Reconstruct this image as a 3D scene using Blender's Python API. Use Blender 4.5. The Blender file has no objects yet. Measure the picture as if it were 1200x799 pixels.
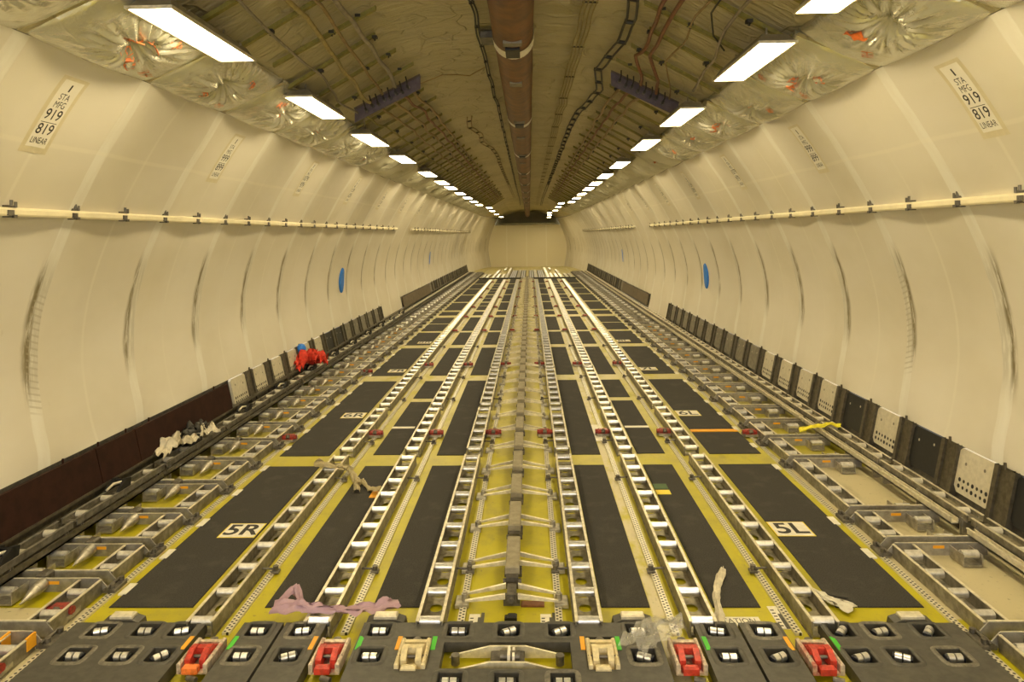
import bpy, math, random
import numpy as np
from mathutils import Vector, Matrix, noise

random.seed(7)
scene = bpy.context.scene
COL = scene.collection

# ---------------------------------------------------------------- camera, world, exposure
CAM_X, CAM_H = 0.1127, 1.7733
cam_data = bpy.data.cameras.new('camera')
cam_data.sensor_width = 36.0
cam_data.lens = 820.72 / 1200 * 36.0
cam_data.shift_x = 0.0
cam_data.shift_y = -(399.5 - 275.32) / 1200
cam_data.clip_start = 0.05
cam_data.clip_end = 200
cam = bpy.data.objects.new('camera', cam_data)
COL.objects.link(cam)
YAW, ROLL = 0.0248, 0.0134
cy_, sy_ = math.cos(YAW), math.sin(YAW)
cr_, sr_ = math.cos(ROLL), math.sin(ROLL)
A_ = np.array([[cy_, 0, sy_], [0, 1, 0], [-sy_, 0, cy_]])
B_ = np.array([[cr_, sr_, 0], [-sr_, cr_, 0], [0, 0, 1]])
R_ = B_ @ A_
def _w(v): return Vector((v[0], v[2], -v[1]))
right, down, fwd = _w(R_[0]), _w(R_[1]), _w(R_[2])
M_ = Matrix((right, -down, -fwd)).transposed().to_4x4()
M_.translation = Vector((CAM_X, 0, CAM_H))
cam.matrix_world = M_
scene.camera = cam

world = bpy.data.worlds.new('world')
scene.world = world
world.use_nodes = True
bg = world.node_tree.nodes['Background']
bg.inputs['Color'].default_value = (1.0, 0.97, 0.96, 1)
bg.inputs['Strength'].default_value = 1.5

scene.view_settings.view_transform = 'Standard'
scene.view_settings.look = 'None'
scene.view_settings.gamma = 1.0
scene.view_settings.use_curve_mapping = False
scene.view_settings.exposure = 0.84
LAMP_STRENGTH = 20.0
LAMP_COLOR = (1.0, 0.82, 0.47, 1)

# ---------------------------------------------------------------- material helpers
def new_mat(name):
    m = bpy.data.materials.new(name); m.use_nodes = True
    return m, m.node_tree, m.node_tree.nodes['Principled BSDF']

class NT:
    def __init__(s, nt): s.nt = nt
    def n(s, typ, **kw):
        nd = s.nt.nodes.new(typ)
        for k, v in kw.items(): setattr(nd, k, v)
        return nd
    def link(s, a, b): s.nt.links.new(a, b)
    def put(s, inp, v):
        if isinstance(v, (int, float)): inp.default_value = v
        elif isinstance(v, tuple): inp.default_value = v
        else: s.link(v, inp)
    def math(s, op, a, b=0.0, c=0.0):
        nd = s.n('ShaderNodeMath', operation=op)
        s.put(nd.inputs[0], a); s.put(nd.inputs[1], b); s.put(nd.inputs[2], c)
        return nd.outputs[0]
    def step(s, v, lo, hi):
        nd = s.n('ShaderNodeMapRange', interpolation_type='SMOOTHSTEP')
        s.put(nd.inputs[0], v); s.put(nd.inputs[1], lo); s.put(nd.inputs[2], hi)
        return nd.outputs[0]
    def mix(s, f, a, b):
        nd = s.n('ShaderNodeMix', data_type='RGBA')
        s.put(nd.inputs[0], f); s.put(nd.inputs[6], a); s.put(nd.inputs[7], b)
        return nd.outputs[2]
    def noise(s, vec, scale, detail=3.0, rough=0.5):
        nd = s.n('ShaderNodeTexNoise'); s.put(nd.inputs['Scale'], scale)
        nd.inputs['Detail'].default_value = detail; nd.inputs['Roughness'].default_value = rough
        if vec is not None: s.link(vec, nd.inputs['Vector'])
        return nd.outputs[0]
    def coord(s, kind='Object'):
        return s.n('ShaderNodeTexCoord').outputs[kind]
    def mapping(s, vec, sc):
        nd = s.n('ShaderNodeMapping'); s.link(vec, nd.inputs[0]); nd.inputs['Scale'].default_value = sc
        return nd.outputs[0]
    def geo(s): return s.n('ShaderNodeNewGeometry').outputs['Position']
    def xyz(s, v):
        nd = s.n('ShaderNodeSeparateXYZ'); s.link(v, nd.inputs[0]); return nd.outputs
    def bump(s, h, strength, dist=0.02):
        nd = s.n('ShaderNodeBump'); nd.inputs['Strength'].default_value = strength
        nd.inputs['Distance'].default_value = dist; s.link(h, nd.inputs['Height']); return nd.outputs[0]

def c4(c): return (c[0], c[1], c[2], 1)
def simple(name, col, rough=0.5, metal=0.0, var=0.25, nscale=25.0, bump=0.15, dirt=None, spec=0.5):
    m, nt, b = new_mat(name); t = NT(nt)
    pos = t.geo()
    f = t.noise(pos, nscale, 4.0, 0.6)
    lo = tuple(max(0, x * (1 - var)) for x in col); hi = tuple(min(1, x * (1 + var)) for x in col)
    c = t.mix(t.step(f, 0.3, 0.7), c4(lo), c4(hi))
    if dirt is not None:
        d = t.noise(pos, 6.0, 5.0, 0.65)
        c = t.mix(t.math('MULTIPLY', t.step(d, 0.5, 0.68), dirt[1]), c, c4(dirt[0]))
    t.link(c, b.inputs['Base Color'])
    b.inputs['Roughness'].default_value = rough; b.inputs['Metallic'].default_value = metal
    b.inputs['Specular IOR Level'].default_value = spec
    if bump: t.link(t.bump(f, bump, 0.003), b.inputs['Normal'])
    return m

MT = {}
MT['alu'] = simple('brushed_aluminium', (0.50, 0.47, 0.40), 0.42, 0.75, 0.25, 30, 0.1, ((0.20, 0.17, 0.11), 0.5))
MT['alu_light'] = simple('pale_aluminium', (0.78, 0.72, 0.56), 0.45, 0.45, 0.15, 30, 0.1, ((0.35, 0.3, 0.2), 0.4))
MT['web'] = simple('grey_web_metal', (0.30, 0.275, 0.22), 0.4, 0.6, 0.3, 22, 0.1, ((0.13, 0.11, 0.07), 0.6))
MT['alu_dark'] = simple('dull_metal', (0.17, 0.155, 0.13), 0.45, 0.7, 0.3, 30, 0.1, ((0.07, 0.06, 0.045), 0.6))
MT['steel'] = simple('roller_steel', (0.86, 0.85, 0.84), 0.33, 0.88, 0.12, 40, 0.05)
MT['roller_white'] = simple('pale_roller', (0.85, 0.8, 0.66), 0.4, 0.3, 0.08, 30, 0.05)
MT['tray_base'] = simple('tray_base_metal', (0.36, 0.32, 0.22), 0.5, 0.5, 0.25, 30, 0.1, ((0.10, 0.085, 0.05), 0.7))
MT['mat'] = simple('black_antislip', (0.044, 0.041, 0.037), 0.85, 0, 0.3, 160, 0.5, ((0.075, 0.07, 0.058), 0.5), 0.3)
MT['omni'] = simple('dark_panel_paint', (0.082, 0.077, 0.066), 0.5, 0.2, 0.18, 30, 0.1, ((0.125, 0.115, 0.09), 0.5))
MT['rim'] = simple('worn_panel_rim', (0.17, 0.155, 0.125), 0.5, 0.3, 0.3, 60, 0.1)
MT['black'] = simple('black_rubber', (0.012, 0.012, 0.012), 0.5, 0, 0.2, 40, 0)
MT['pit'] = simple('pocket_dark_metal', (0.03, 0.035, 0.05), 0.4, 0.4, 0.3, 40, 0)
MT['red'] = simple('red_latch_paint', (0.55, 0.045, 0.025), 0.4, 0, 0.25, 60, 0.1, ((0.25, 0.03, 0.02), 0.5))
MT['red_dull'] = simple('dirty_red_paint', (0.30, 0.030, 0.020), 0.4, 0.1, 0.4, 60, 0.1, ((0.12, 0.03, 0.02), 0.6))
MT['orange'] = simple('orange_paint', (0.85, 0.20, 0.04), 0.45, 0, 0.2, 60, 0.1)
MT['rail'] = simple('cream_rail_paint', (0.80, 0.72, 0.50), 0.35, 0.1, 0.06, 8, 0.0)
MT['border'] = simple('faint_border_film', (0.64, 0.57, 0.39), 0.35, 0, 0.04, 30, 0.0)
MT['cream'] = simple('cream_paint', (0.70, 0.60, 0.36), 0.45, 0.1, 0.15, 50, 0.1)
MT['mark_orange'] = simple('orange_marker', (0.9, 0.42, 0.02), 0.5, 0, 0.05, 30, 0)
MT['mark_yellow'] = simple('yellow_marker', (0.85, 0.68, 0.03), 0.5, 0, 0.05, 30, 0)
MT['mark_green'] = simple('green_marker', (0.07, 0.55, 0.03), 0.5, 0, 0.05, 30, 0)
MT['dark_green'] = simple('dark_green_marker', (0.05, 0.11, 0.03), 0.6, 0, 0.1, 30, 0)
MT['white'] = simple('white_paint', (0.80, 0.76, 0.66), 0.55, 0, 0.08, 30, 0)
MT['brown_board'] = simple('brown_board', (0.028, 0.010, 0.006), 0.7, 0, 0.25, 12, 0.05, None, 0.15)
MT['olive_board'] = simple('brown_grey_board', (0.13, 0.10, 0.06), 0.6, 0, 0.2, 12, 0.05)
MT['post'] = simple('frame_post_metal', (0.115, 0.10, 0.07), 0.45, 0.5, 0.25, 30, 0.1)
MT['perf'] = simple('cream_perforated_plate', (0.60, 0.55, 0.42), 0.55, 0.1, 0.08, 30, 0.05)
MT['greyplate'] = simple('dull_grey_plate', (0.22, 0.20, 0.155), 0.6, 0.2, 0.2, 20, 0.05)
MT['bar'] = simple('olive_bar', (0.24, 0.21, 0.045), 0.55, 0, 0.2, 30, 0.1)
MT['hose_brown'] = simple('brown_tube', (0.30, 0.21, 0.09), 0.5, 0.2, 0.2, 20, 0.1)
MT['hose_rust'] = simple('rust_tube', (0.20, 0.08, 0.035), 0.5, 0.1, 0.2, 20, 0.1)
MT['hose_grey'] = simple('grey_tube', (0.30, 0.26, 0.20), 0.5, 0.2, 0.2, 20, 0.1)
MT['hose_black'] = simple('black_cable', (0.03, 0.028, 0.024), 0.5, 0, 0.2, 20, 0.1)
MT['cable_yellow'] = simple('yellow_cable', (0.34, 0.27, 0.10), 0.5, 0, 0.2, 20, 0.1)
MT['plate_grey'] = simple('violet_grey_plate', (0.17, 0.14, 0.17), 0.55, 0.2, 0.15, 20, 0.05)
MT['duct'] = simple('brown_duct_cover', (0.150, 0.060, 0.011), 0.5, 0, 0.3, 7, 0.6, ((0.07, 0.028, 0.007), 0.8))
MT['ink'] = simple('black_ink', (0.02, 0.018, 0.015), 0.6, 0, 0.1, 30, 0)
MT['marker_red'] = simple('orange_red_marker', (0.62, 0.17, 0.05), 0.6, 0, 0.2, 30, 0)
MT['placard'] = simple('white_placard', (0.80, 0.76, 0.66), 0.5, 0, 0.03, 10, 0)
MT['blue'] = simple('blue_film', (0.02, 0.20, 0.75), 0.45, 0, 0.1, 20, 0)
MT['cloth_red'] = simple('red_cloth', (0.68, 0.045, 0.02), 0.8, 0, 0.2, 30, 0.3)
MT['cloth_white'] = simple('off_white_cloth', (0.66, 0.60, 0.46), 0.85, 0, 0.15, 20, 0.3, ((0.25, 0.2, 0.12), 0.5))
MT['cloth_yellow'] = simple('yellow_cloth', (0.85, 0.75, 0.04), 0.8, 0, 0.15, 20, 0.3)
MT['housing'] = simple('lamp_housing_metal', (0.33, 0.29, 0.20), 0.5, 0.4, 0.15, 20, 0.05)

def film(name, col, alpha, rough=0.3):
    m, nt, b = new_mat(name); t = NT(nt)
    f = t.noise(t.geo(), 60, 4, 0.6)
    t.link(t.mix(f, c4(col), c4(tuple(min(1, x * 1.25) for x in col))), b.inputs['Base Color'])
    b.inputs['Roughness'].default_value = rough
    b.inputs['Alpha'].default_value = alpha
    t.link(t.bump(f, 0.6, 0.006), b.inputs['Normal'])
    return m
MT['film_pink'] = film('pink_film', (0.50, 0.33, 0.42), 0.78)
MT['film_clear'] = film('clear_film', (0.70, 0.68, 0.6), 0.20, 0.15)
MT['film_tan'] = film('tan_film', (0.50, 0.42, 0.24), 0.8)
MT['film_white'] = film('white_film', (0.70, 0.66, 0.55), 0.95)

def mat_diffuser():
    m = bpy.data.materials.new('lit_lamp_diffuser'); m.use_nodes = True
    nt = m.node_tree; nt.nodes.clear()
    e = nt.nodes.new('ShaderNodeEmission'); o = nt.nodes.new('ShaderNodeOutputMaterial')
    e.inputs['Color'].default_value = LAMP_COLOR; e.inputs['Strength'].default_value = LAMP_STRENGTH
    nt.links.new(e.outputs[0], o.inputs[0]); return m
MT['diffuser'] = mat_diffuser()

def mat_wall():
    m, nt, b = new_mat('cream_liner'); t = NT(nt)
    p = t.geo(); x, y, z = t.xyz(p)
    base = (0.72, 0.675, 0.575, 1)
    big = t.noise(t.mapping(p, (1, 0.6, 1)), 1.3, 4, 0.55)
    c = t.mix(t.step(big, 0.35, 0.7), base, (0.655, 0.605, 0.49, 1))
    ph = t.math('SUBTRACT', t.math('FRACT', t.math('ADD', t.math('DIVIDE', t.math('SUBTRACT', y, 4.05), 1.016), 40.5)), 0.5)
    d = t.math('MULTIPLY', ph, 1.016)
    wob = t.math('MULTIPLY', t.math('SUBTRACT', t.noise(p, 2.0, 2), 0.5), 0.05)
    dd = t.math('ADD', d, wob)
    ad = t.math('ABSOLUTE', dd)
    tape = t.math('SUBTRACT', 1.0, t.step(ad, 0.045, 0.055))
    tn = t.step(t.noise(t.mapping(p, (1, 3, 0.6)), 5, 4, 0.6), 0.35, 0.65)
    c = t.mix(t.math('MULTIPLY', tape, t.math('ADD', 0.45, t.math('MULTIPLY', tn, 0.35))), c, (0.80, 0.78, 0.70, 1))
    # dark scuffed dirt streaks that sit on the tape edges at shoulder height
    wid = t.math('MULTIPLY', t.noise(t.mapping(p, (1, 0.3, 1.2)), 2.3, 3), 0.10)
    off = t.math('ABSOLUTE', t.math('SUBTRACT', dd, -0.045))
    streak = t.math('SUBTRACT', 1.0, t.step(off, 0.004, wid))
    hb = t.math('MULTIPLY', t.step(z, 0.75, 1.0), t.math('SUBTRACT', 1.0, t.step(z, 1.50, 1.72)))
    grime = t.step(t.noise(t.mapping(p, (1, 8, 1.0)), 5.0, 5, 0.7), 0.30, 0.55)
    k = t.math('MULTIPLY', t.math('MULTIPLY', streak, hb), t.math('MULTIPLY', grime, 1.0))
    k2 = t.math('MULTIPLY', t.math('MULTIPLY', tape, hb), t.math('MULTIPLY', grime, 0.30))
    c = t.mix(t.math('MAXIMUM', k, k2), c, (0.21, 0.17, 0.09, 1))
    # hatch marks on the tape
    hz = t.math('FRACT', t.math('ADD', t.math('MULTIPLY', z, 26.0), t.math('MULTIPLY', y, 9.0)))
    hatch = t.math('MULTIPLY', t.math('MULTIPLY', t.math('LESS_THAN', hz, 0.32), tape), t.math('MAXIMUM', t.math('MULTIPLY', t.math('LESS_THAN', x, 0.0), t.math('LESS_THAN', y, 4.4)), t.math('MULTIPLY', t.math('GREATER_THAN', x, 0.0), t.math('MULTIPLY', t.math('GREATER_THAN', y, 4.6), t.math('LESS_THAN', y, 5.5)))))
    hatch = t.math('MULTIPLY', t.math('MULTIPLY', hatch, t.step(z, 0.72, 0.8)), t.math('SUBTRACT', 1.0, t.step(z, 1.42, 1.5)))
    c = t.mix(t.math('MULTIPLY', hatch, 0.45), c, (0.40, 0.35, 0.25, 1))
    # fine panel joints half way between the tapes and one lengthwise joint
    hd = t.math('ABSOLUTE', t.math('SUBTRACT', t.math('ABSOLUTE', d), 0.508))
    j = t.math('MULTIPLY', t.math('SUBTRACT', 1.0, t.step(hd, 0.004, 0.02)), t.step(big, 0.35, 0.55))
    c = t.mix(t.math('MULTIPLY', j, 0.35), c, (0.80, 0.76, 0.64, 1))
    lj = t.math('SUBTRACT', 1.0, t.step(t.math('ABSOLUTE', t.math('SUBTRACT', z, 2.28)), 0.006, 0.016))
    c = t.mix(t.math('MULTIPLY', lj, 0.25), c, (0.85, 0.80, 0.66, 1))
    sm = t.step(t.noise(t.mapping(p, (1, 1, 0.5)), 9, 5, 0.7), 0.66, 0.80)
    c = t.mix(t.math('MULTIPLY', sm, 0.25), c, (0.45, 0.38, 0.25, 1))
    t.link(c, b.inputs['Base Color'])
    b.inputs['Roughness'].default_value = 0.5
    b.inputs['Specular IOR Level'].default_value = 0.4
    h = t.math('ADD', t.math('MULTIPLY', t.noise(t.mapping(p, (1, 1.6, 0.35)), 2.2, 2, 0.4), 1.0), t.math('MULTIPLY', tape, 0.06))
    t.link(t.bump(h, 0.35, 0.03), b.inputs['Normal'])
    return m
MT['wall'] = mat_wall()

def mat_endwall():
    m, nt, b = new_mat('cream_end_wall'); t = NT(nt)
    p = t.geo(); x, y, z = t.xyz(p)
    ph = t.math('ABSOLUTE', t.math('SUBTRACT', t.math('FRACT', t.math('DIVIDE', t.math('ADD', x, 0.6), 1.1)), 0.5))
    j = t.math('SUBTRACT', 1.0, t.step(ph, 0.01, 0.04))
    c = t.mix(t.math('MULTIPLY', j, 0.6), (0.82, 0.75, 0.54, 1), (0.93, 0.88, 0.72, 1))
    t.link(c, b.inputs['Base Color']); b.inputs['Roughness'].default_value = 0.5
    return m
MT['endwall'] = mat_endwall()

def mat_floor():
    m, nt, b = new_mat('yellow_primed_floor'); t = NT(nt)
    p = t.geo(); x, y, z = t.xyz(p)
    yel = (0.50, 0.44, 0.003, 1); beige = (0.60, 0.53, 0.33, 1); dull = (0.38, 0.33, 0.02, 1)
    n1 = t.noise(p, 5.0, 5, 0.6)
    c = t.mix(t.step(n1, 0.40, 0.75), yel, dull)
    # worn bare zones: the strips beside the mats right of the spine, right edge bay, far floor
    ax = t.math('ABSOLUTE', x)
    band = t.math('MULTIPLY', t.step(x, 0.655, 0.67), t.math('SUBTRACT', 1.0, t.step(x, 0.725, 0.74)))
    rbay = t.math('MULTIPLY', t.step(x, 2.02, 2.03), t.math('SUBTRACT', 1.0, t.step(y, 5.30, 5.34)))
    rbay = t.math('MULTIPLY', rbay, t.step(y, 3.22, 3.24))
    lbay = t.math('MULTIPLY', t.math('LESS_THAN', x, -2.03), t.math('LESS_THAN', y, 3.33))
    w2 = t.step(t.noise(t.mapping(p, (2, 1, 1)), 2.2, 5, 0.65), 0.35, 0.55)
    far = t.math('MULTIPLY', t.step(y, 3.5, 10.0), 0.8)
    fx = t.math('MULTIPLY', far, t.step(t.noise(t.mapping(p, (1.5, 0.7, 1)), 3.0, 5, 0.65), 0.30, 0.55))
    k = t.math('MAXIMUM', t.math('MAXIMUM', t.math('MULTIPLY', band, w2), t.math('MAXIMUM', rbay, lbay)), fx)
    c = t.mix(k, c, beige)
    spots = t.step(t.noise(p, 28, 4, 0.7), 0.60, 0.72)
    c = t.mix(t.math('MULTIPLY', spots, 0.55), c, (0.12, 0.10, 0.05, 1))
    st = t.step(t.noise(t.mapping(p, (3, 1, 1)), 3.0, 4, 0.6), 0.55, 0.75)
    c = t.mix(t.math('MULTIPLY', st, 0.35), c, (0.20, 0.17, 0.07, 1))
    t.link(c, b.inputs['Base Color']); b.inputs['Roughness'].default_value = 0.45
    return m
MT['floor'] = mat_floor()

def mat_track():
    m, nt, b = new_mat('perforated_seat_track'); t = NT(nt)
    p = t.geo(); x, y, z = t.xyz(p)
    lx = t.xyz(t.coord())[0]
    fr = t.math('ABSOLUTE', t.math('SUBTRACT', t.math('FRACT', t.math('ADD', t.math('DIVIDE', y, 0.0254), t.math('MULTIPLY', t.math('GREATER_THAN', lx, 0.0), 0.5))), 0.5))
    dx = t.math('DIVIDE', t.math('SUBTRACT', t.math('ABSOLUTE', lx), 0.0075), 0.0254)
    r = t.math('SQRT', t.math('ADD', t.math('MULTIPLY', fr, fr), t.math('MULTIPLY', dx, dx)))
    k = t.math('SUBTRACT', 1.0, t.step(r, 0.20, 0.27))
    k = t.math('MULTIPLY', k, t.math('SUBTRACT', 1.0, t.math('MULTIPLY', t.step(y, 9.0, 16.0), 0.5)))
    n = t.noise(p, 12, 4, 0.6)
    c = t.mix(k, t.mix(n, (0.62, 0.57, 0.42, 1), (0.82, 0.78, 0.64, 1)), (0.03, 0.025, 0.02, 1))
    t.link(c, b.inputs['Base Color']); b.inputs['Roughness'].default_value = 0.4; b.inputs['Metallic'].default_value = 0.3
    return m
MT['track'] = mat_track()

def mat_ceiling(name, c0, c1, rough, metal, bsc, bs, stretch=(1, 6, 1), scale=2.2):
    m, nt, b = new_mat(name); t = NT(nt)
    p = t.geo()
    n1 = t.noise(t.mapping(p, stretch), scale, 6, 0.62)
    n2 = t.noise(p, 1.1, 4, 0.6)
    w = t.n('ShaderNodeTexVoronoi', feature='DISTANCE_TO_EDGE'); w.inputs['Scale'].default_value = 2.4
    warp = t.n('ShaderNodeVectorMath', operation='ADD')
    nn = t.n('ShaderNodeTexNoise'); nn.inputs['Scale'].default_value = 2.0; t.link(p, nn.inputs['Vector'])
    t.link(p, warp.inputs[0]); t.link(nn.outputs['Color'], warp.inputs[1]); t.link(warp.outputs[0], w.inputs['Vector'])
    crease = t.math('SUBTRACT', 1.0, t.step(w.outputs['Distance'], 0.0, 0.06))
    c = t.mix(t.step(n2, 0.3, 0.7), c4(c0), c4(c1))
    t.link(c, b.inputs['Base Color'])
    b.inputs['Roughness'].default_value = rough; b.inputs['Metallic'].default_value = metal
    h = t.math('ADD', n1, t.math('MULTIPLY', crease, 0.12))
    t.link(t.bump(h, bs, bsc), b.inputs['Normal'])
    return m
MT['ceiling'] = mat_ceiling('ceiling_insulation_film', (0.50, 0.44, 0.25), (0.60, 0.53, 0.32), 0.42, 0.15, 0.12, 1.0)
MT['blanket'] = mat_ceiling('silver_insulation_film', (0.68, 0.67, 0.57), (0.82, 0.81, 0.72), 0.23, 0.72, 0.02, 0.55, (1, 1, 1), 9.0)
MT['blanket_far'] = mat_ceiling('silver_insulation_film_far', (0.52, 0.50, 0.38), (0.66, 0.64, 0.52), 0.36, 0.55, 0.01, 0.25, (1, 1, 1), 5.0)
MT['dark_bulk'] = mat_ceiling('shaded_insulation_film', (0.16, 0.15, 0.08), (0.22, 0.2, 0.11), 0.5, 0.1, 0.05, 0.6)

# ---------------------------------------------------------------- mesh helpers
class MB:
    def __init__(s): s.v = []; s.f = []; s.mi = []; s.sm = []
    def add(s, vs, fs, mi=0, smooth=False):
        o = len(s.v); s.v += [tuple(v) for v in vs]
        for f in fs: s.f.append(tuple(i + o for i in f)); s.mi.append(mi); s.sm.append(smooth)
    def box(s, x0, x1, y0, y1, z0, z1, mi=0):
        if x0 > x1: x0, x1 = x1, x0
        if y0 > y1: y0, y1 = y1, y0
        s.add([(x0, y0, z0), (x1, y0, z0), (x1, y1, z0), (x0, y1, z0), (x0, y0, z1), (x1, y0, z1), (x1, y1, z1), (x0, y1, z1)],
              [(0, 3, 2, 1), (4, 5, 6, 7), (0, 1, 5, 4), (1, 2, 6, 5), (2, 3, 7, 6), (3, 0, 4, 7)], mi)
    def bevbox(s, x0, x1, y0, y1, z0, z1, b, mi=0):
        # box whose top edges are chamfered
        if x0 > x1: x0, x1 = x1, x0
        s.add([(x0, y0, z0), (x1, y0, z0), (x1, y1, z0), (x0, y1, z0), (x0, y0, z1 - b), (x1, y0, z1 - b), (x1, y1, z1 - b), (x0, y1, z1 - b),
               (x0 + b, y0 + b, z1), (x1 - b, y0 + b, z1), (x1 - b, y1 - b, z1), (x0 + b, y1 - b, z1)],
              [(0, 3, 2, 1), (0, 1, 5, 4), (1, 2, 6, 5), (2, 3, 7, 6), (3, 0, 4, 7), (4, 5, 9, 8), (5, 6, 10, 9), (6, 7, 11, 10), (7, 4, 8, 11), (8, 9, 10, 11)], mi)
    def prism(s, poly, axis, a0, a1, mi=0):
        # poly: 2D points; axis 'x','y','z' is the extrusion direction
        def P(p, a):
            return {'x': (a, p[0], p[1]), 'y': (p[0], a, p[1]), 'z': (p[0], p[1], a)}[axis]
        n = len(poly)
        s.add([P(p, a0) for p in poly] + [P(p, a1) for p in poly],
              [tuple(range(n)), tuple(range(2 * n - 1, n - 1, -1))] + [(i, (i + 1) % n, n + (i + 1) % n, n + i) for i in range(n)], mi)
    def cyl(s, p0, p1, r0, r1=None, n=12, mi=0, caps=True):
        r1 = r0 if r1 is None else r1
        p0, p1 = Vector(p0), Vector(p1); d = (p1 - p0).normalized()
        u = d.orthogonal().normalized(); w = d.cross(u)
        vs = []
        for p, r in ((p0, r0), (p1, r1)):
            vs += [p + (u * math.cos(2 * math.pi * i / n) + w * math.sin(2 * math.pi * i / n)) * r for i in range(n)]
        s.add(vs, [(i, (i + 1) % n, n + (i + 1) % n, n + i) for i in range(n)], mi, True)
        if caps:
            s.add(vs, [tuple(range(n - 1, -1, -1)), tuple(range(n, 2 * n))], mi)
    def tube(s, pts, r, n=6, mi=0):
        pts = [Vector(p) for p in pts]; vs = []
        for k, p in enumerate(pts):
            a = pts[max(0, k - 1)]; b = pts[min(len(pts) - 1, k + 1)]
            d = (b - a).normalized()
            u = d.cross(Vector((0.31, 0.05, 0.95))).normalized(); w = u.cross(d)
            vs += [p + (u * math.cos(2 * math.pi * i / n) + w * math.sin(2 * math.pi * i / n)) * r for i in range(n)]
        fs = []
        for k in range(len(pts) - 1):
            fs += [(k * n + i, k * n + (i + 1) % n, (k + 1) * n + (i + 1) % n, (k + 1) * n + i) for i in range(n)]
        s.add(vs, fs, mi, True)
        L = (len(pts) - 1) * n
        s.add(vs, [tuple(range(n - 1, -1, -1)), tuple(range(L, L + n))], mi)
    def grid(s, P, mi=0, smooth=True, flip=False):
        nu, nv = len(P), len(P[0]); vs = [p for row in P for p in row]; fs = []
        for i in range(nu - 1):
            for j in range(nv - 1):
                f = (i * nv + j, (i + 1) * nv + j, (i + 1) * nv + j + 1, i * nv + j + 1)
                fs.append(f[::-1] if flip else f)
        s.add(vs, fs, mi, smooth)
    def mesh(s, name, mats):
        me = bpy.data.meshes.new(name); me.from_pydata(s.v, [], s.f)
        for m in mats: me.materials.append(MT[m])
        me.polygons.foreach_set('material_index', s.mi)
        me.polygons.foreach_set('use_smooth', s.sm)
        me.update(); return me

def link(name, me, parent=None, loc=None):
    o = bpy.data.objects.new(name, me); COL.objects.link(o)
    if parent is not None: o.parent = parent
    if loc is not None: o.location = loc
    return o
def obj(name, mb, mats, parent=None, loc=None):
    if isinstance(mats, str): mats = [mats]
    return link(name, mb.mesh(name, mats), parent, loc)
def tag(o, label, cat, group=None):
    o['label'] = label; o['category'] = cat; o['kind'] = 'thing'
    if group: o['group'] = group
    return o
def thing(name, loc, label=None, cat=None, group=None):
    o = bpy.data.objects.new(name, None); COL.objects.link(o); o.location = loc; o.empty_display_size = 0.05
    if label: tag(o, label, cat, group)
    return o
def struct(o): o['kind'] = 'structure'; return o
CHILD = {}
def kids(o):
    if o.name not in CHILD: CHILD[o.name] = [c for c in bpy.data.objects if c.parent == o]
    return CHILD[o.name]
def dup(src, loc, label, rotz=0):
    def rec(o, par):
        c = o.copy(); COL.objects.link(c)
        if par is not None: c.parent = par
        cs = [rec(k, c) for k in kids(o)]
        CHILD[c.name] = cs
        return c
    c = rec(src, None); c.location = loc; c['label'] = label
    if rotz: c.rotation_euler = (0, 0, rotz)
    return c
ONES = 'zeroth first second third fourth fifth sixth seventh eighth ninth tenth eleventh twelfth thirteenth fourteenth fifteenth sixteenth seventeenth eighteenth nineteenth'.split()
TENS = {2: 'twent', 3: 'thirt', 4: 'fort', 5: 'fift', 6: 'sixt', 7: 'sevent', 8: 'eight'}
def ordi(n):
    if n < 20: return ONES[n]
    t, u = divmod(n, 10)
    return TENS[t] + 'ieth' if u == 0 else TENS[t] + 'y-' + ONES[u]
SIDE = {-1: 'left', 1: 'right'}

_TX = {}
def text2d(s, size=1.0, cond=1.0, bold=0.0):
    """triangulated outline of a word, centred, as 2D points and faces"""
    key = (s, bold)
    if key not in _TX:
        cu = bpy.data.curves.new('lettering', 'FONT'); cu.body = s; cu.size = 1.0; cu.offset = bold
        cu.align_x = 'CENTER'; cu.align_y = 'CENTER'
        ob = bpy.data.objects.new('lettering', cu); COL.objects.link(ob)
        dg = bpy.context.evaluated_depsgraph_get()
        me = bpy.data.meshes.new_from_object(ob.evaluated_get(dg))
        _TX[key] = ([(v.co.x, v.co.y) for v in me.vertices], [tuple(p.vertices) for p in me.polygons])
        bpy.data.objects.remove(ob); bpy.data.curves.remove(cu); bpy.data.meshes.remove(me)
    v, f = _TX[key]
    return [(x * size * cond, y * size) for x, y in v], f

# ---------------------------------------------------------------- cross-section of the hold
WP = np.array([(2.66, 0.0), (2.70, 0.18), (2.755, 0.445), (2.81, 0.70), (2.845, 0.95), (2.835, 1.19), (2.79, 1.42), (2.715, 1.65),
               (2.59, 1.94), (2.46, 2.18), (2.33, 2.40), (2.22, 2.56), (2.115, 2.70)])
_hs = np.linspace(0, 2.70, 271)
def _smooth():
    x = np.interp(_hs, WP[:, 1], WP[:, 0])
    for _ in range(60):
        x[1:-1] = 0.25 * x[:-2] + 0.5 * x[1:-1] + 0.25 * x[2:]
    return x
_xs = _smooth()
_arc = np.concatenate([[0], np.cumsum(np.hypot(np.diff(_hs), np.diff(_xs)))])
def wx(h): return float(np.interp(h, _hs, _xs))
def taper(y): return 1.0 if y < 33 else 0.70 + 0.30 * math.sqrt(max(0, 1 - ((y - 33) / 6.15) ** 2))
def wall_pt(side, h, y, off=0.0):
    e = 0.01
    dx = (wx(min(2.7, h + e)) - wx(h - e)); dh = 2 * e if h + e <= 2.7 else e
    L = math.hypot(dx, dh); nx, nz = -dh / L, dx / L     # points inward
    return (side * (wx(h) + nx * off) * taper(y), y, h + nz * off)
def arc_h(h0, ds):
    a = float(np.interp(h0, _hs, _arc)) + ds
    return float(np.interp(a, _arc, _hs))
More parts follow.
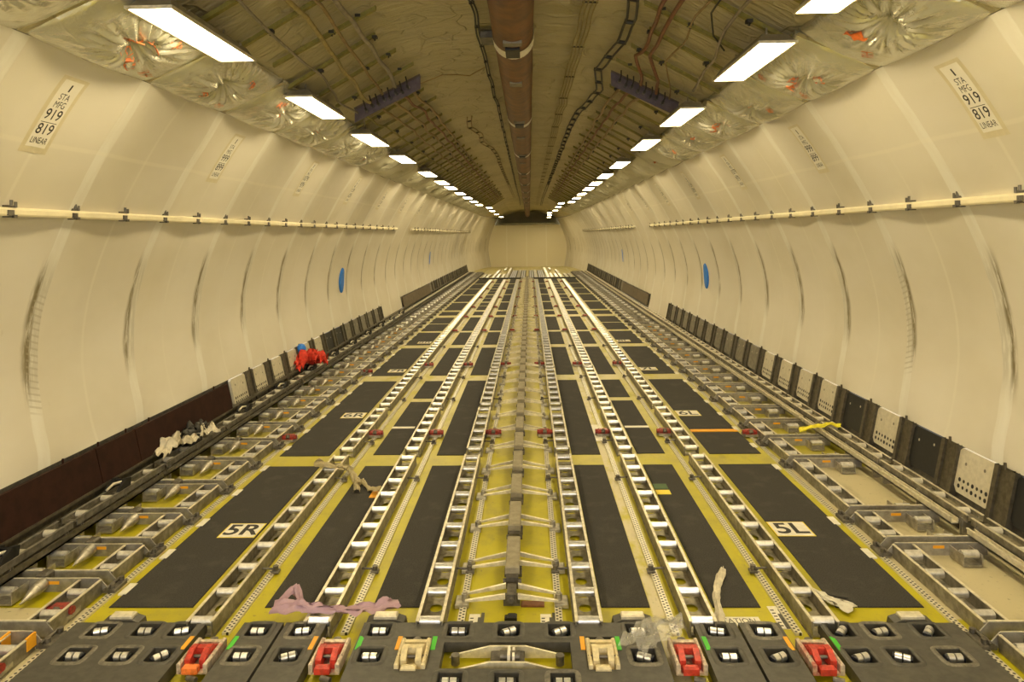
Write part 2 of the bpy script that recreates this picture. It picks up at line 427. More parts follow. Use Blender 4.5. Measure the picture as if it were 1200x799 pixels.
def wbulge(h, y):
    if y >= 33 or h <= 0.44: return 0.0
    return (0.015 * math.cos(2 * math.pi * (y - 4.05) / 1.016) + 0.003 * math.cos(4 * math.pi * (y - 4.05) / 1.016)) * min(1, (2.70 - h) / 0.16) * min(1, (h - 0.44) / 0.1)
def wall_map(side, h0, y0, u, v, off):
    """u to the reader's right, v up along the wall"""
    hh, yy = arc_h(h0, v), y0 + (u if side < 0 else -u)
    return wall_pt(side, hh, yy, off + wbulge(hh, yy))

# ---------------------------------------------------------------- structure: walls, floor, ceiling, end
Y0, Y1 = -3.0, 39.0
for side in (-1, 1):
    m = MB(); P = []
    ys = list(np.arange(Y0, 33.0, 0.127)) + list(np.linspace(33, Y1, 40))
    hs = [0.44 + 2.26 * i / 30 for i in range(31)]
    for y in ys:
        row = []
        for h in hs:
            b = wbulge(h, y)
            row.append(wall_pt(side, h, y, b if y < 33 else 0))
        P.append(row)
    m.grid(P, 0, True, side > 0)
    struct(obj('wall_' + SIDE[side], m, 'wall'))
    # dark sill and backing under the liner, behind the kick panels
    m = MB()
    for a, b, mi in ((Y0, 13.42, 0), (13.42, 15.4, 1), (15.4, 31.75, 0), (31.75, 39.0, 1)):
        yy = [a] + [y for y in ys if a < y < b] + [b]
        prof = ((0.0, -0.03), (0.10, 0.0), (0.16, 0.035), (0.48, 0.05)) if mi == 0 else ((0.0, -0.01), (0.2, 0.0), (0.445, 0.0))
        m.grid([[(side * (wx(h) + dx) * taper(y), y, h) for h, dx in prof] for y in yy], mi, False, side > 0)
        if mi == 0:
            for y in (a, b):      # close the step at each end of the recess
                m.add([(side * (wx(h) + dx) * taper(y), y, h) for h, dx in ((0.0, -0.03), (0.10, 0.0), (0.16, 0.035), (0.48, 0.05), (0.48, -0.002), (0.2, -0.002), (0.0, -0.012))], [tuple(range(7))], 0)
    struct(obj('trim_1' if side < 0 else 'trim_2', m, ['post', 'wall']))
    # thin dark edge along the top of the liner
    m = MB()
    P = [[(side * (x) * taper(y), y, h) for x, h in ((2.125, 2.688), (2.112, 2.702), (2.128, 2.712))] for y in ys]
    m.grid(P, 0, False, side > 0)
    struct(obj('trim_3' if side < 0 else 'trim_4', m, 'alu_dark'))

m = MB()
ys = [Y0] + list(np.arange(0, 40, 1.0))
m.grid([[(x * 1.0, y, 0.0) for x in (-2.95, -2.0, -1, 0, 1, 2.0, 2.95)] for y in ys], 0, False)
m.box(-2.95, 2.95, Y0, 39.2, -0.12, -0.02)
struct(obj('floor', m, 'floor'))

CP = [(-2.16, 2.715), (-1.72, 2.90), (-1.0, 3.325), (-0.6, 3.40), (0.0, 3.42), (0.6, 3.40), (1.0, 3.325), (1.72, 2.90), (2.16, 2.715)]
cpx = [p[0] for p in CP]; cph = [p[1] for p in CP]
def ceil_h(x, y=0):
    h = float(np.interp(x, cpx, cph))
    if y > 30: h = 2.70 + (h - 2.70) * (1 - 0.45 * min(1, (y - 30) / 9))
    return h
m = MB(); P = []
for y in list(np.arange(Y0, 39.3, 0.127)):
    row = []
    for i in range(49):
        x = -2.16 + 4.32 * i / 48
        sag = 0.030 * abs(math.sin(math.pi * (y - 4.69) / 0.508)) if abs(x) < 1.7 else 0
        nz = 0.022 * noise.noise((x * 2.2, y * 3.5, 1.0)) + 0.012 * noise.noise((x * 6, y * 9, 4.0))
        row.append((x * taper(y), y, ceil_h(x, y) + 0.02 - sag + nz * (1 if abs(x) < 2.0 else 0)))
    row = [(-2.22 * taper(y), y, 2.62)] + row + [(2.22 * taper(y), y, 2.62)]
    P.append(row)
m.grid(P, 0, True, True)
struct(obj('ceiling', m, 'ceiling'))

m = MB()
m.grid([[(x, 39.0, h) for h in (0, 1.15, 2.32)] for x in np.linspace(-2.55, 2.55, 9)], 0, False)
struct(obj('wall_back', m, 'endwall'))
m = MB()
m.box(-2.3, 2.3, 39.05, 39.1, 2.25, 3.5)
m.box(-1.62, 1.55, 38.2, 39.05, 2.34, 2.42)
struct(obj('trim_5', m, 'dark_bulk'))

# ---------------------------------------------------------------- wall rails with clips
FR = 0.508
def clip_mesh(side):
    m = MB()
    h = 1.93
    x = wx(h)
    for k in (-1, 1):
        m.box(side * (x - 0.030), side * (x + 0.004), -0.020, 0.020, h + k * 0.026 - 0.006, h + k * 0.026 + 0.006)
    m.box(side * (x - 0.042), side * (x - 0.030), -0.034, 0.006, h - 0.022, h + 0.006)
    m.box(side * (x - 0.040), side * (x - 0.028), 0.004, 0.030, h - 0.034, h - 0.018)
    m.cyl((side * (x - 0.03), 0.0, h + 0.03), (side * (x - 0.03), 0.0, h + 0.058), 0.008, n=8)
    m.cyl((side * (x - 0.03), 0.03, h + 0.02), (side * (x - 0.03), 0.03, h + 0.05), 0.008, n=8)
    return m.mesh('rail_clip', ['alu_dark'])
for side, segs in ((-1, ((-2.9, 14.1, 'near'), (15.9, 31.5, 'far'))), (1, ((-2.9, 14.25, 'near'), (16.3, 32.0, 'far')))):
    cm = clip_mesh(side)
    for y0, y1, w in segs:
        t = thing('wall_rail', (side * (wx(1.93) - 0.012), y0, 1.93),
                  'cream wall rail with dark clips along the %s liner, %s length' % (SIDE[side], 'longer ' + w if w == 'near' else 'thinner ' + w), 'rail')
        m = MB()
        x = wx(1.93)
        prof = [(side * (x + 0.01), 1.905), (side * (x - 0.028), 1.905), (side * (x - 0.034), 1.915), (side * (x - 0.034), 1.938), (side * (x - 0.026), 1.95), (side * (x + 0.01), 1.95)]
        m.prism([(p[0] - side * x, p[1] - 1.93) for p in prof], 'y', 0, y1 - y0)
        obj('rail_strip', m, 'rail', t)
        k = math.ceil((y0 - 3.54) / FR)
        while 3.54 + FR * k < y1:
            y = 3.54 + FR * k
            if y > 0.5: link('rail_clip', cm, t, (-side * wx(1.93), y - y0, -1.93))
            k += 1

# ---------------------------------------------------------------- station placards on the liner
def placard(side, k):
    y0 = 3.54 + 2.032 * k; hc = 2.425
    big, small = str(919 + 80 * k), str(819 + 80 * k)
    t = thing('station_placard', wall_pt(side, hc, y0, 0.004))
    m = MB()
    def mp(u, v, off): return tuple(Vector(wall_map(side, hc, y0, u, v, off + 0.0015)) - t.location)
    m.grid([[mp(u, v, 0.0015) for v in np.linspace(-0.20, 0.195, 10)] for u in (-0.072, 0.072)], 0, True, side < 0)
    back = MB()
    back.grid([[mp(u, v, 0.0) for v in np.linspace(-0.235, 0.215, 10)] for u in (-0.10, 0.10)], 0, True, side < 0)
    obj('film_border', back, 'border', t)
    obj('placard_plate', m, 'placard', t)
    ink = MB()
    def word(s, size, v0, cond=0.85):
        vs, fs = text2d(s, size, cond, 0.006 if s.isdigit() else 0.0)
        ink.add([mp(x, y + v0, 0.0025) for x, y in vs], fs)
    word('STA', 0.052, 0.095); word('MFG', 0.054, 0.048, 0.8)
    word(big, 0.085, -0.012, 0.95); word(small, 0.085, -0.098, 0.95); word('LINEAR', 0.050, -0.163, 0.72)
    for u0, u1, v0, v1 in ((-0.058, 0.058, -0.058, -0.0545), (-0.006, 0.006, 0.130, 0.172)):
        ink.add([mp(u, v, 0.0025) for u, v in ((u0, v0), (u1, v0), (u1, v1), (u0, v1))], [(0, 1, 2, 3)])
    obj('lettering', ink, 'ink', t)
    tag(t, 'white placard with black numbers %s over %s on the %s liner' % (big, small, SIDE[side]), 'placard', 'station placards on the liner')
for side in (-1, 1):
    for k in range(0, 7): placard(side, k)

# blue oval covers over the porthole openings
for side in (-1, 1):
    for y0, hc, w in ((10.9, 1.10, 'nearer'), (20.5, 1.13, 'farther')):
        m = MB(); vs = [wall_pt(side, hc, y0, 0.012)]
        for i in range(24):
            a = 2 * math.pi * i / 24
            vs.append(wall_pt(side, hc + 0.185 * math.sin(a), y0 + 0.12 * math.cos(a), 0.012))
        rim = [wall_pt(side, hc + 0.20 * math.sin(2 * math.pi * i / 24), y0 + 0.13 * math.cos(2 * math.pi * i / 24), -0.005) for i in range(24)]
        m.add(vs + rim, [(0, 1 + i, 1 + (i + 1) % 24) for i in range(24)] + [(1 + i, 25 + i, 25 + (i + 1) % 24, 1 + (i + 1) % 24) for i in range(24)])
        tag(obj('window_cover', m, 'blue'), 'bright blue oval cover on the %s liner, the %s one' % (SIDE[side], w), 'window cover', 'blue oval window covers')

# ---------------------------------------------------------------- kick panels along the foot of the liner
def kx(h): return wx(h) - 0.004
def kick_mesh(side, kind):
    m = MB(); w = 0.165
    def q(u, h, off=0.0): return (side * (kx(h) - off), u, h)
    h0, h1, c = 0.175, 0.435, 0.03
    out = [(-w + c, h0), (w - c, h0), (w, h0 + c), (w, h1 - c * .6), (w - c * .6, h1), (-w + c * .6, h1), (-w, h1 - c * .6), (-w, h0 + c)]
    m.add([q(u, h, 0.004) for u, h in out] + [q(u, h, -0.02) for u, h in out],
          [tuple(range(8)) if side < 0 else tuple(range(7, -1, -1))] + [(i, (i + 1) % 8, 8 + (i + 1) % 8, 8 + i) for i in range(8)], 0)
    def disc(u, h, r, mi, off=0.0055):
        m.add([q(u + r * math.cos(2 * math.pi * i / 10), h + r * math.sin(2 * math.pi * i / 10), off) for i in range(10)], [tuple(range(10))], mi)
    if kind == 'perf':
        for r in range(2):
            for i in range(7):
                disc(-0.125 + 0.041 * i, 0.215 + 0.038 * r, 0.0105 if i % 3 else 0.013, 1)
        disc(-0.08, 0.37, 0.010, 2); disc(0.09, 0.355, 0.010, 2)
    else:
        disc(-0.08, 0.37, 0.009, 2); disc(0.09, 0.355, 0.009, 2)
    return m
def post_mesh(side):
    m = MB()
    for a, b, d in ((-0.085, -0.05, 0.022), (0.05, 0.085, 0.022), (-0.05, 0.05, 0.006)):
        P = [[(side * (kx(h) - d), u, h) for h in (0.06, 0.18, 0.30, 0.445)] for u in (a, b)]
        m.grid(P, 0, False, side > 0)
        for u in (a, b):
            m.grid([[(side * (kx(h) - dd), u, h) for h in (0.06, 0.18, 0.30, 0.445)] for dd in (d, -0.02)], 0, False)
    m.cyl((side * (kx(0.44) - 0.02), 0, 0.44), (side * (kx(0.44) - 0.02), 0, 0.475), 0.008, n=8)
    return m
KM = {}
for side in (-1, 1):
    KM[(side, 'perf')] = kick_mesh(side, 'perf').mesh('kick_plate', ['perf', 'black', 'greyplate'])
    KM[(side, 'dark')] = kick_mesh(side, 'dark').mesh('kick_plate', ['black', 'black', 'perf'])
    KM[(side, 'grey')] = kick_mesh(side, 'grey').mesh('kick_plate', ['greyplate', 'black', 'perf'])
    KM[(side, 'post')] = post_mesh(side).mesh('frame_post', ['post'])
for side in (-1, 1):
    n = 0
    for k in range(-7, 56):
        y = 4.20 + FR * k
        if 13.3 < y < 19.6 or y > 31.5: continue
        if side < 0 and y < 6.5: continue
        if side > 0:
            kind = {-1: 'dark', 0: 'perf', 1: 'dark', 2: 'perf', 3: 'dark', 4: 'perf', 5: 'perf', 6: 'perf', 7: 'perf'}.get(k, 'perf' if k < 0 and k % 2 == 0 else 'grey' if k >= 0 else 'dark')
        else:
            kind = 'perf' if y < 9.6 else 'dark' if y < 10.6 else 'grey'
        if y > 19.6 and k % 3 == 0: kind = 'dark'
        n += 1
        t = thing('sidewall_kickplate', (0, y, 0))
        link('kick_plate', KM[(side, kind)], t); link('frame_post', KM[(side, 'post')], t, (0, 0.254, 0))
        desc = {'perf': 'cream perforated', 'dark': 'black solid', 'grey': 'dull grey'}[kind]
        tag(t, '%s kick panel at the foot of the %s liner, %s counting away from camera' % (desc, SIDE[side], ordi(n)), 'panel', 'kick panels along the %s liner' % SIDE[side])
m = MB(); m.box(-2.715, -2.655, 1.0, 31.5, 0.185, 0.205); m.box(-2.715, -2.705, 1.0, 31.5, 0.10, 0.205)
struct(obj('trim_6', m, 'post'))
def board(side, y0, y1, label, mat):
    m = MB()
    hs = (0.20, 0.28, 0.36, 0.43)
    m.grid([[(side * (kx(h) - 0.045), y, h) for h in hs] for y in (y0 + 0.004, y1 - 0.004)], 0, False, side > 0)
    m.grid([[(side * (kx(h) - 0.025), y, h) for h in hs] for y in (y0 + 0.004, y1 - 0.004)], 0, False, side < 0)
    for y in (y0 + 0.004, y1 - 0.004):
        m.grid([[(side * (kx(h) - d), y, h) for h in hs] for d in (0.045, 0.025)], 0, False)
    m.grid([[(side * (kx(0.43) - d), y, 0.43) for d in (0.045, 0.025)] for y in (y0 + 0.004, y1 - 0.004)], 0, False)
    for u in (0.15, 0.85):
        y = y0 + (y1 - y0) * u
        m.cyl((side * (kx(0.44) - 0.02), y, 0.41), (side * (kx(0.44) - 0.02), y, 0.455), 0.006, n=6)
    return tag(obj('kick_board', m, mat), label, 'board')
for y0, y1, w in ((0.9, 2.6, 'reaching past the camera'), (2.6, 4.45, 'longest in view, at the left picture edge'), (4.45, 4.9, 'the short one in the row'), (4.9, 6.43, 'the farthest, ending at the perforated panels')):
    board(-1, y0, y1, 'dark brown kick board at left liner foot, ' + w, 'brown_board')
for side in (-1, 1):
    board(side, 15.4, 17.5, 'drab brown far kick board at the %s liner foot, nearer of two' % SIDE[side], 'olive_board')
    board(side, 17.5, 19.5, 'drab brown far kick board at the %s liner foot, farther of two' % SIDE[side], 'olive_board')

# ---------------------------------------------------------------- ceiling lamps
def make_lamp():
    t = thing('ceiling_light', (0, 0, 0))
    w, L = 0.105, 0.485
    m = MB()   # housing, tray shaped
    m.add([(-w, -L, 0), (w, -L, 0), (w, L, 0), (-w, L, 0), (-w * .7, -L + .05, .055), (w * .7, -L + .05, .055), (w * .7, L - .05, .055), (-w * .7, L - .05, .055)],
          [(4, 5, 6, 7), (0, 1, 5, 4), (1, 2, 6, 5), (2, 3, 7, 6), (3, 0, 4, 7)])
    for y in (-0.3, 0.3):
        m.box(-0.035, 0.035, y - 0.03, y + 0.03, 0.05, 0.085); m.cyl((0, y, 0.08), (0, y, 0.13), 0.006, n=6)
        m.cyl((w * .75, y, 0.03), (w * .95, y, 0.045), 0.006, n=6)
    obj('housing', m, 'housing', t)
    m = MB()   # thin frame round the diffuser
    e = 0.006
    m.box(-w - e, -w + e, -L - e, L + e, -0.008, 0.006); m.box(w - e, w + e, -L - e, L + e, -0.008, 0.006)
    m.box(-w + e, w - e, -L - e, -L + e, -0.008, 0.006); m.box(-w + e, w - e, L - e, L + e, -0.008, 0.006)
    obj('lamp_frame', m, 'alu_light', t)
    m = MB(); m.box(-w + e, w - e, -L + e, L - e, -0.004, -0.001)
    obj('diffuser', m, 'diffuser', t)
    return t
def lamp_rot(o, side): o.rotation_euler = (0, 0, 0)
first = None
LH = 2.83
R0Y = 2.93
LS = {-1: [(-1.60, y, LH) for y in (-2.5, -0.46, 1.57, 3.62, 5.67, 7.62, 9.55, 11.9, 13.85, 15.4, 17.5, 19.6, 21.8, 24.1)] + [(-1.36, 26, 2.80), (-1.41, 29.0, 2.78), (-1.40, 32.5, 2.75), (-1.30, 35.6, 2.70)],  # farthest lamp of this left row is an addition to brighten the end wall
      1: [(1.51, y, LH) for y in (-1.5, 0.60, R0Y, 4.42, 6.45, 8.42, 10.8, 12.85, 14.7, 16.45, 18.5, 20.6, 23.0)] + [(1.24, 24.5, 2.86), (1.24, 27, 2.83), (1.24, 30, 2.80), (1.06, 32.5, 2.78), (1.12, 34.6, 2.74), (1.15, 36.6, 2.68)]}
for side in (-1, 1):
    n = 0
    for i, (x, y, h) in enumerate(LS[side]):
        if y > 0.5: n += 1
        lab = 'glowing rectangular ceiling lamp in the %s row, %s from the camera' % (SIDE[side], ordi(n) if y > 0.5 else 'behind or beside')
        if y > 24.2: lab = 'small far lamp %s of the duct stepped inward, %s from the camera in its row' % (SIDE[side], ordi(n))
        if first is None:
            first = make_lamp(); first.location = (x, y, h); tag(first, lab, 'lamp', 'ceiling lamps'); o = first
        else:
            o = dup(first, (x, y, h), lab)
        o['group'] = 'ceiling lamps in the %s row' % SIDE[side]
        o.rotation_euler = (0, 0, 0)

# ---------------------------------------------------------------- silvery insulation blankets above the liner
def blanket_geom(side, seed, nu, nv):
    rnd = random.Random(seed)
    L = 0.985; n1, n2 = rnd.choice((14, 16, 18)), rnd.choice((30, 34)); p1, p2 = rnd.uniform(0, 6), rnd.uniform(0, 6)
    ca, cb = rnd.uniform(0.40, 0.6), rnd.uniform(-0.12, 0.12)
    a0, a1 = Vector((2.135, 0, 2.705)), Vector((1.66, 0, 2.93))
    nrm = Vector((a1.z - a0.z, 0, -(a1.x - a0.x))); nrm = Vector((-abs(nrm.x), 0, -abs(nrm.z))).normalized()
    W = (a1 - a0).length
    def f(a, b):
        u = (a - ca) * W; v = (b - 0.5) * L - cb
        r = math.hypot(u, v); th = math.atan2(v, u)
        env = max(0, math.sin(math.pi * min(max(a, 0), 1))) ** 0.45 * max(0, math.sin(math.pi * min(max(b, 0), 1))) ** 0.35
        puff = 0.10 * env
        dim = 0.075 * math.exp(-(r / 0.09) ** 2)
        wr = (0.5 - abs(math.sin(n1 * th / 2 + p1))) * 0.036 * math.exp(-((r - 0.12) / 0.12) ** 2) + (0.5 - abs(math.sin(n2 * th / 2 + p2))) * 0.014 * math.exp(-((r - 0.20) / 0.15) ** 2)
        cr = 0.005 * noise.noise((u * 14 + seed, v * 14, 0)) + 0.018 * noise.noise((u * 5 + seed, v * 5, 3))
        d = puff - dim + (wr + cr) * env
        p = a0.lerp(a1, a) + nrm * d
        return (side * p.x, (b - 0.5) * L, p.z)
    return f
BV = {}
for side in (-1, 1):
    for s in range(4):
        f = blanket_geom(side, s * 7 + side + 3, 0, 0)
        m = MB(); m.grid([[f(a, b) for b in np.linspace(0, 1, 121)] for a in np.linspace(0, 1, 67)], 0, True, side < 0)
        hi = m.mesh('blanket_film', ['blanket'])
        m = MB(); m.grid([[f(a, b) for b in np.linspace(0, 1, 29)] for a in np.linspace(0, 1, 17)], 0, True, side < 0)
        BV[(side, s)] = (f, hi, m.mesh('blanket_film', ['blanket_far']))
SCR = {(-1, 2): [('FWD', .30, .55, -.5), ('R H', .2, .80, -.3), ('819', .75, .62, -.4)], (-1, 1): [('899', .25, .6, -.4), ('R+H', .78, .3, -.3)],
       (-1, 3): [('99', .3, .35, -.4), ('819', .2, .7, -.4), ('FR', .75, .6, -.3)], (1, 2): [('RH', .35, .75, .5)],
       (1, 3): [('819', .35, .35, .5), ('FWD', .5, .62, .3), ('99', .8, .8, .4), ('919', .22, .75, .6)], (1, 4): [('99', .5, .5, .4), ('RH', .3, .3, .4)],
       (-1, 4): [('R99', .5, .5, .2), ('RH', .7, .25, .4)], (-1, 5): [('99', .5, .4, .2)], (1, 5): [('FWD', .5, .5, .2)], (1, 6): [('RH', .5, .4, .2)],
       (-1, 7): [('99', .4, .4, .2)], (1, 7): [('FR', .5, .3, .2)], (1, 8): [('819', .5, .6, .2)]}
for side in (-1, 1):
    n = 0
    for k in range(-2, 34):
        y = 4.05 + 1.016 * (k - 3) + 0.508
        if y > 33: break
        s = (k * 3 + (side > 0)) % 4
        f, hi, lo = BV[(side, s)]
        t = thing('insulation_blanket', (0, y, 0))
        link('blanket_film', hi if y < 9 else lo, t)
        m = MB()
        m.grid([[(side * x, u, z) for x, z in ((2.13, 2.692), (1.95, 2.775), (1.66, 2.905))] for u in (0.478, 0.538)], 0, True, side < 0)
        obj('seam_tape', m, 'film_white' if False else 'ceiling', t)
        for si, (txt, a, b, rot) in enumerate(SCR.get((side, k), [])):
            vs, fs = text2d(txt, 0.085, 0.9); mm = MB(); ca, sa = math.cos(rot), math.sin(rot)
            pts = []
            for x, yv in vs:
                xr, yr = x * ca - yv * sa, x * sa + yv * ca
                aa = min(0.97, max(0.03, a + yr / 0.52)); bb = min(0.97, max(0.03, b + (xr if side < 0 else -xr) / 0.985))
                p = Vector(f(aa, bb)); p += Vector((-side * 0.002, 0, -0.005)); pts.append(tuple(p))
            mm.add(pts, fs); obj('marker_writing', mm, 'marker_red', t)
        if (side, k) == (-1, 2):
            mm = MB()
            pl = [f(0.55 + 0.08 * math.sin(i / 8 * 3), 0.62 - 0.035 * i) for i in range(9)]
            mm.tube([Vector(p) + Vector((0.002, 0, -0.005)) for p in pl], 0.004, 5)
            tip = pl[-1]
            mm.tube([Vector(tip) + Vector((0.05, 0.05, -0.02)), Vector(tip) + Vector((0.002, 0, -0.006)), Vector(tip) + Vector((-0.03, 0.06, 0.0))], 0.004, 5)
            obj('marker_arrow', mm, 'marker_red', t)
        if (side, k) == (1, 2):
            mm = MB()
            P = []
            for i in range(6):
                P.append([tuple(Vector(f(0.56 + 0.035 * i, 0.52 + 0.02 * j + 0.012 * i)) + Vector((-0.002, 0, -0.010 - 0.006 * math.sin(i * 2.1 + j)))) for j in range(4)])
            mm.grid(P, 0, True); obj('orange_tag', mm, 'orange', t)
        n += 1 if y > 1.2 else 0
        lab = 'crinkled silvery insulation blanket above the %s liner, %s from the camera' % (SIDE[side], ordi(n) if y > 1.2 else 'behind or beside')
        tag(t, lab, 'insulation blanket', 'insulation blankets above the %s liner' % SIDE[side])

# ---------------------------------------------------------------- ceiling bars, tubes, cables, plates, duct
def bar_mesh(side, x0, x1):
    m = MB(); d = 0.045
    for (a, b, w) in ((x0, x1, 0.016),):
        pa, pb = Vector((side * a, 0, ceil_h(a) - d)), Vector((side * b, 0, ceil_h(b) - d))
        m.add([pa + Vector((0, -w, 0)), pa + Vector((0, w, 0)), pb + Vector((0, w, 0)), pb + Vector((0, -w, 0)),
               pa + Vector((0, -w, .028)), pa + Vector((0, w, .028)), pb + Vector((0, w, .028)), pb + Vector((0, -w, .028))],
              [(0, 3, 2, 1), (4, 5, 6, 7), (0, 1, 5, 4), (1, 2, 6, 5), (2, 3, 7, 6), (3, 0, 4, 7)])
    return m
BM = {s: [bar_mesh(s, a, b).mesh('ceiling_bar', ['bar']) for a, b in ((0.96, 1.70), (1.02, 1.74), (0.90, 1.60))] for s in (-1, 1)}
def clamp_mesh(side):
    out = []
    for x in (1.02, 1.2, 1.43, 1.62):
        m = MB(); h = ceil_h(x) - 0.05
        m.box(side * (x - 0.018), side * (x + 0.018), -0.022, 0.022, h - 0.012, h + 0.008)
        m.cyl((side * x, 0, h - 0.028), (side * x, 0, h - 0.01), 0.007, n=6)
        out.append(m.mesh('bar_clamp', ['hose_black']))
    return out
CMX = {s: clamp_mesh(s) for s in (-1, 1)}
for side in (-1, 1):
    n = 0
    for k in range(-6, 50):
        y = 4.69 + FR * k
        if 6.45 < y < 6.8: continue
        t = thing('ceiling_bar', (0, y, 0))
        link('bar_strip', BM[side][(k * 5 + 2) % 3 if y > 4 else 0], t); 
        if y < 14: [link('bar_clamp', cm_, t) for cm_ in (CMX[side][0], CMX[side][2 if k % 2 else 1])]
        if y > 2.2: n += 1
        tag(t, 'olive crosswise ceiling bar %s of the duct, %s from the camera' % (SIDE[side], ordi(n) if y > 2.2 else 'one overhead or behind'), 'ceiling bar', 'crosswise ceiling bars')

def wave_line(pts, dense=0.127, amp=0.006, seed=0, drop=0.05, xs=0):
    """polyline along the hold given (x, y) nodes, hung under the ceiling film"""
    out = []
    for (x0, y0), (x1, y1) in zip(pts[:-1], pts[1:]):
        n = max(2, int(abs(y1 - y0) / dense))
        for i in range(n):
            t = i / n; x = x0 + (x1 - x0) * t; y = y0 + (y1 - y0) * t
            x += amp * 1.5 * noise.noise((y * 1.7, seed, 0)); h = ceil_h(x, y) - drop + amp * noise.noise((y * 2.3, seed, 5)) - 0.006 * abs(math.sin(math.pi * (y - 4.69) / FR))
            out.append((x, y, h))
    x, y = pts[-1]; out.append((x, y, ceil_h(x, y) - drop))
    return out
def hose(name, pts, r, mat, label, cat='tube', group=None, seed=0, drop=0.06, amp=0.02, n=7):
    m = MB(); m.tube(wave_line(pts, seed=seed, drop=drop, amp=amp), r, n)
    return tag(obj(name, m, mat), label, cat, group)
hose('ceiling_tube', [(-1.04, -2), (-1.04, 4.2), (-1.07, 5.9), (-1.12, 6.5)], 0.018, 'hose_grey', 'grey ceiling tube nearest the duct among the near left tubes', group='left ceiling tubes', seed=1, drop=0.085)
hose('ceiling_tube', [(-1.14, -2), (-1.13, 4.2), (-1.19, 5.5), (-1.24, 6.5)], 0.013, 'hose_brown', 'brown ceiling tube, middle one of the near left tubes', group='left ceiling tubes', seed=2, drop=0.08)
hose('ceiling_tube', [(-1.24, -2), (-1.22, 4.2), (-1.30, 5.3), (-1.36, 6.5)], 0.017, 'cable_yellow', 'mustard ceiling tube, outermost of the thick near left tubes', group='left ceiling tubes', seed=3, drop=0.085)
hose('ceiling_tube', [(-1.36, -2), (-1.38, 3.4), (-1.44, 4.6), (-1.44, 5.4), (-1.52, 6.0), (-1.50, 6.8), (-1.60, 7.4)], 0.010, 'hose_grey', 'thin pale tube running beside the left lamps', group='left ceiling tubes', seed=4, drop=0.07)
hose('ceiling_tube', [(1.00, -2), (0.99, 4.6), (1.03, 5.3), (1.00, 5.8), (1.12, 6.2), (1.16, 6.5)], 0.015, 'hose_rust', 'rust brown ceiling tube nearest the duct, right side', group='right ceiling tubes', seed=5, drop=0.085)
hose('ceiling_tube', [(1.08, -2), (1.07, 4.6), (1.10, 5.6), (1.24, 6.1), (1.30, 6.5)], 0.015, 'hose_rust', 'second rust brown ceiling tube from duct, right side', group='right ceiling tubes', seed=6, drop=0.085)
hose('ceiling_tube', [(1.20, -2), (1.20, 4.6), (1.22, 5.6), (1.34, 6.1), (1.42, 6.5)], 0.007, 'hose_brown', 'thin tan tube outside the two rust tubes, right side', group='right ceiling tubes', seed=7, drop=0.07)
hose('ceiling_tube', [(1.34, -2), (1.33, 3.5), (1.36, 4.4), (1.44, 5.2), (1.50, 5.9)], 0.011, 'hose_grey', 'thin pale tube running beside the right lamps', group='right ceiling tubes', seed=8, drop=0.07)
for side in (-1, 1):
    for i, (x, r, mt) in enumerate(((0.98, .016, 'hose_brown'), (1.06, .015, 'hose_rust'), (1.16, .016, 'hose_brown'), (1.28, .014, 'hose_brown'), (1.42, .012, 'bar'))):
        if side > 0 and i > 2: continue
        w = ('nearest the duct', 'second from the duct', 'third from the duct', 'fourth from the duct', 'farthest from the duct')[i]
        hose('ceiling_tube', [(side * (x + .06), 6.75), (side * (x + .02), 8.0), (side * x, 14), (side * x, 27.5)], r, mt,
             'long dark tube beyond the grey plate %s of duct, %s' % (SIDE[side], w), group='far ceiling tubes', seed=20 + i + side, drop=0.08, n=6)
# cables either side of the duct
def ladder_cable(name, xs, path, r, mat, label, group, tie=0.35, seed=0, drop=0.05):
    t = thing(name, (0, 0, 0)); lines = []
    for i, dx in enumerate(xs):
        m = MB(); L = wave_line([(x + dx, y) for x, y in path], seed=seed, drop=drop, amp=0.012, dense=0.09); lines.append(L)
        m.tube(L, r, 6); obj('cable', m, mat, t)
    nt_ = 0
    for j in range(3, len(lines[0]) - 3, max(2, int(tie / 0.09))):
        a, b = Vector(lines[0][j]), Vector(lines[-1][min(j, len(lines[-1]) - 1)])
        d = (b - a).normalized() * 0.008
        if a.y < 0.5 or a.y > 22 or nt_ > 95: continue
        nt_ += 1
        m = MB(); m.tube([a - d, b + d], r * (1.7 if mat == 'hose_black' else 1.2), 5); obj('cable_tie', m, 'hose_black', t)
    return tag(t, label, 'cable', group)
ladder_cable('cable_run', (-0.011, 0.011), [(-0.26, -2), (-0.262, 5.3), (-0.262, 8.0), (-0.25, 8.6), (-0.262, 12), (-0.30, 24), (-0.30, 34)], 0.0075, 'hose_black', 'twin black cable running close along the left of the duct', None, 0.55, 31)
ladder_cable('cable_run', (-0.045, -0.015, 0.015, 0.045), [(0.555, -2), (0.555, 4.4), (0.54, 6.0), (0.53, 8.4), (0.52, 10.6), (0.50, 34)], 0.0055, 'cable_yellow', 'four thin mustard cables running right of the duct', None, 1.1, 33)
ladder_cable('cable_run', (-0.030, 0.030), [(0.79, -2), (0.79, 4.4), (0.86, 5.0), (0.86, 5.6), (0.82, 6.1), (0.78, 6.6), (0.87, 7.4), (0.83, 8.1), (0.74, 9.0), (0.72, 10.2), (0.70, 34)], 0.010, 'hose_black', 'pair of winding black cables near the right rust tubes', None, 0.5, 35)
ladder_cable('cable_run', (-0.03, 0.03), [(-0.66, 9.2), (-0.72, 10), (-0.62, 10.9), (-0.66, 11.8), (-0.55, 12.6), (-0.50, 13.8), (-0.52, 16), (-0.50, 30)], 0.008, 'hose_brown', 'winding brown cable pair left of duct beyond the grey plate', None, 0.6, 37)
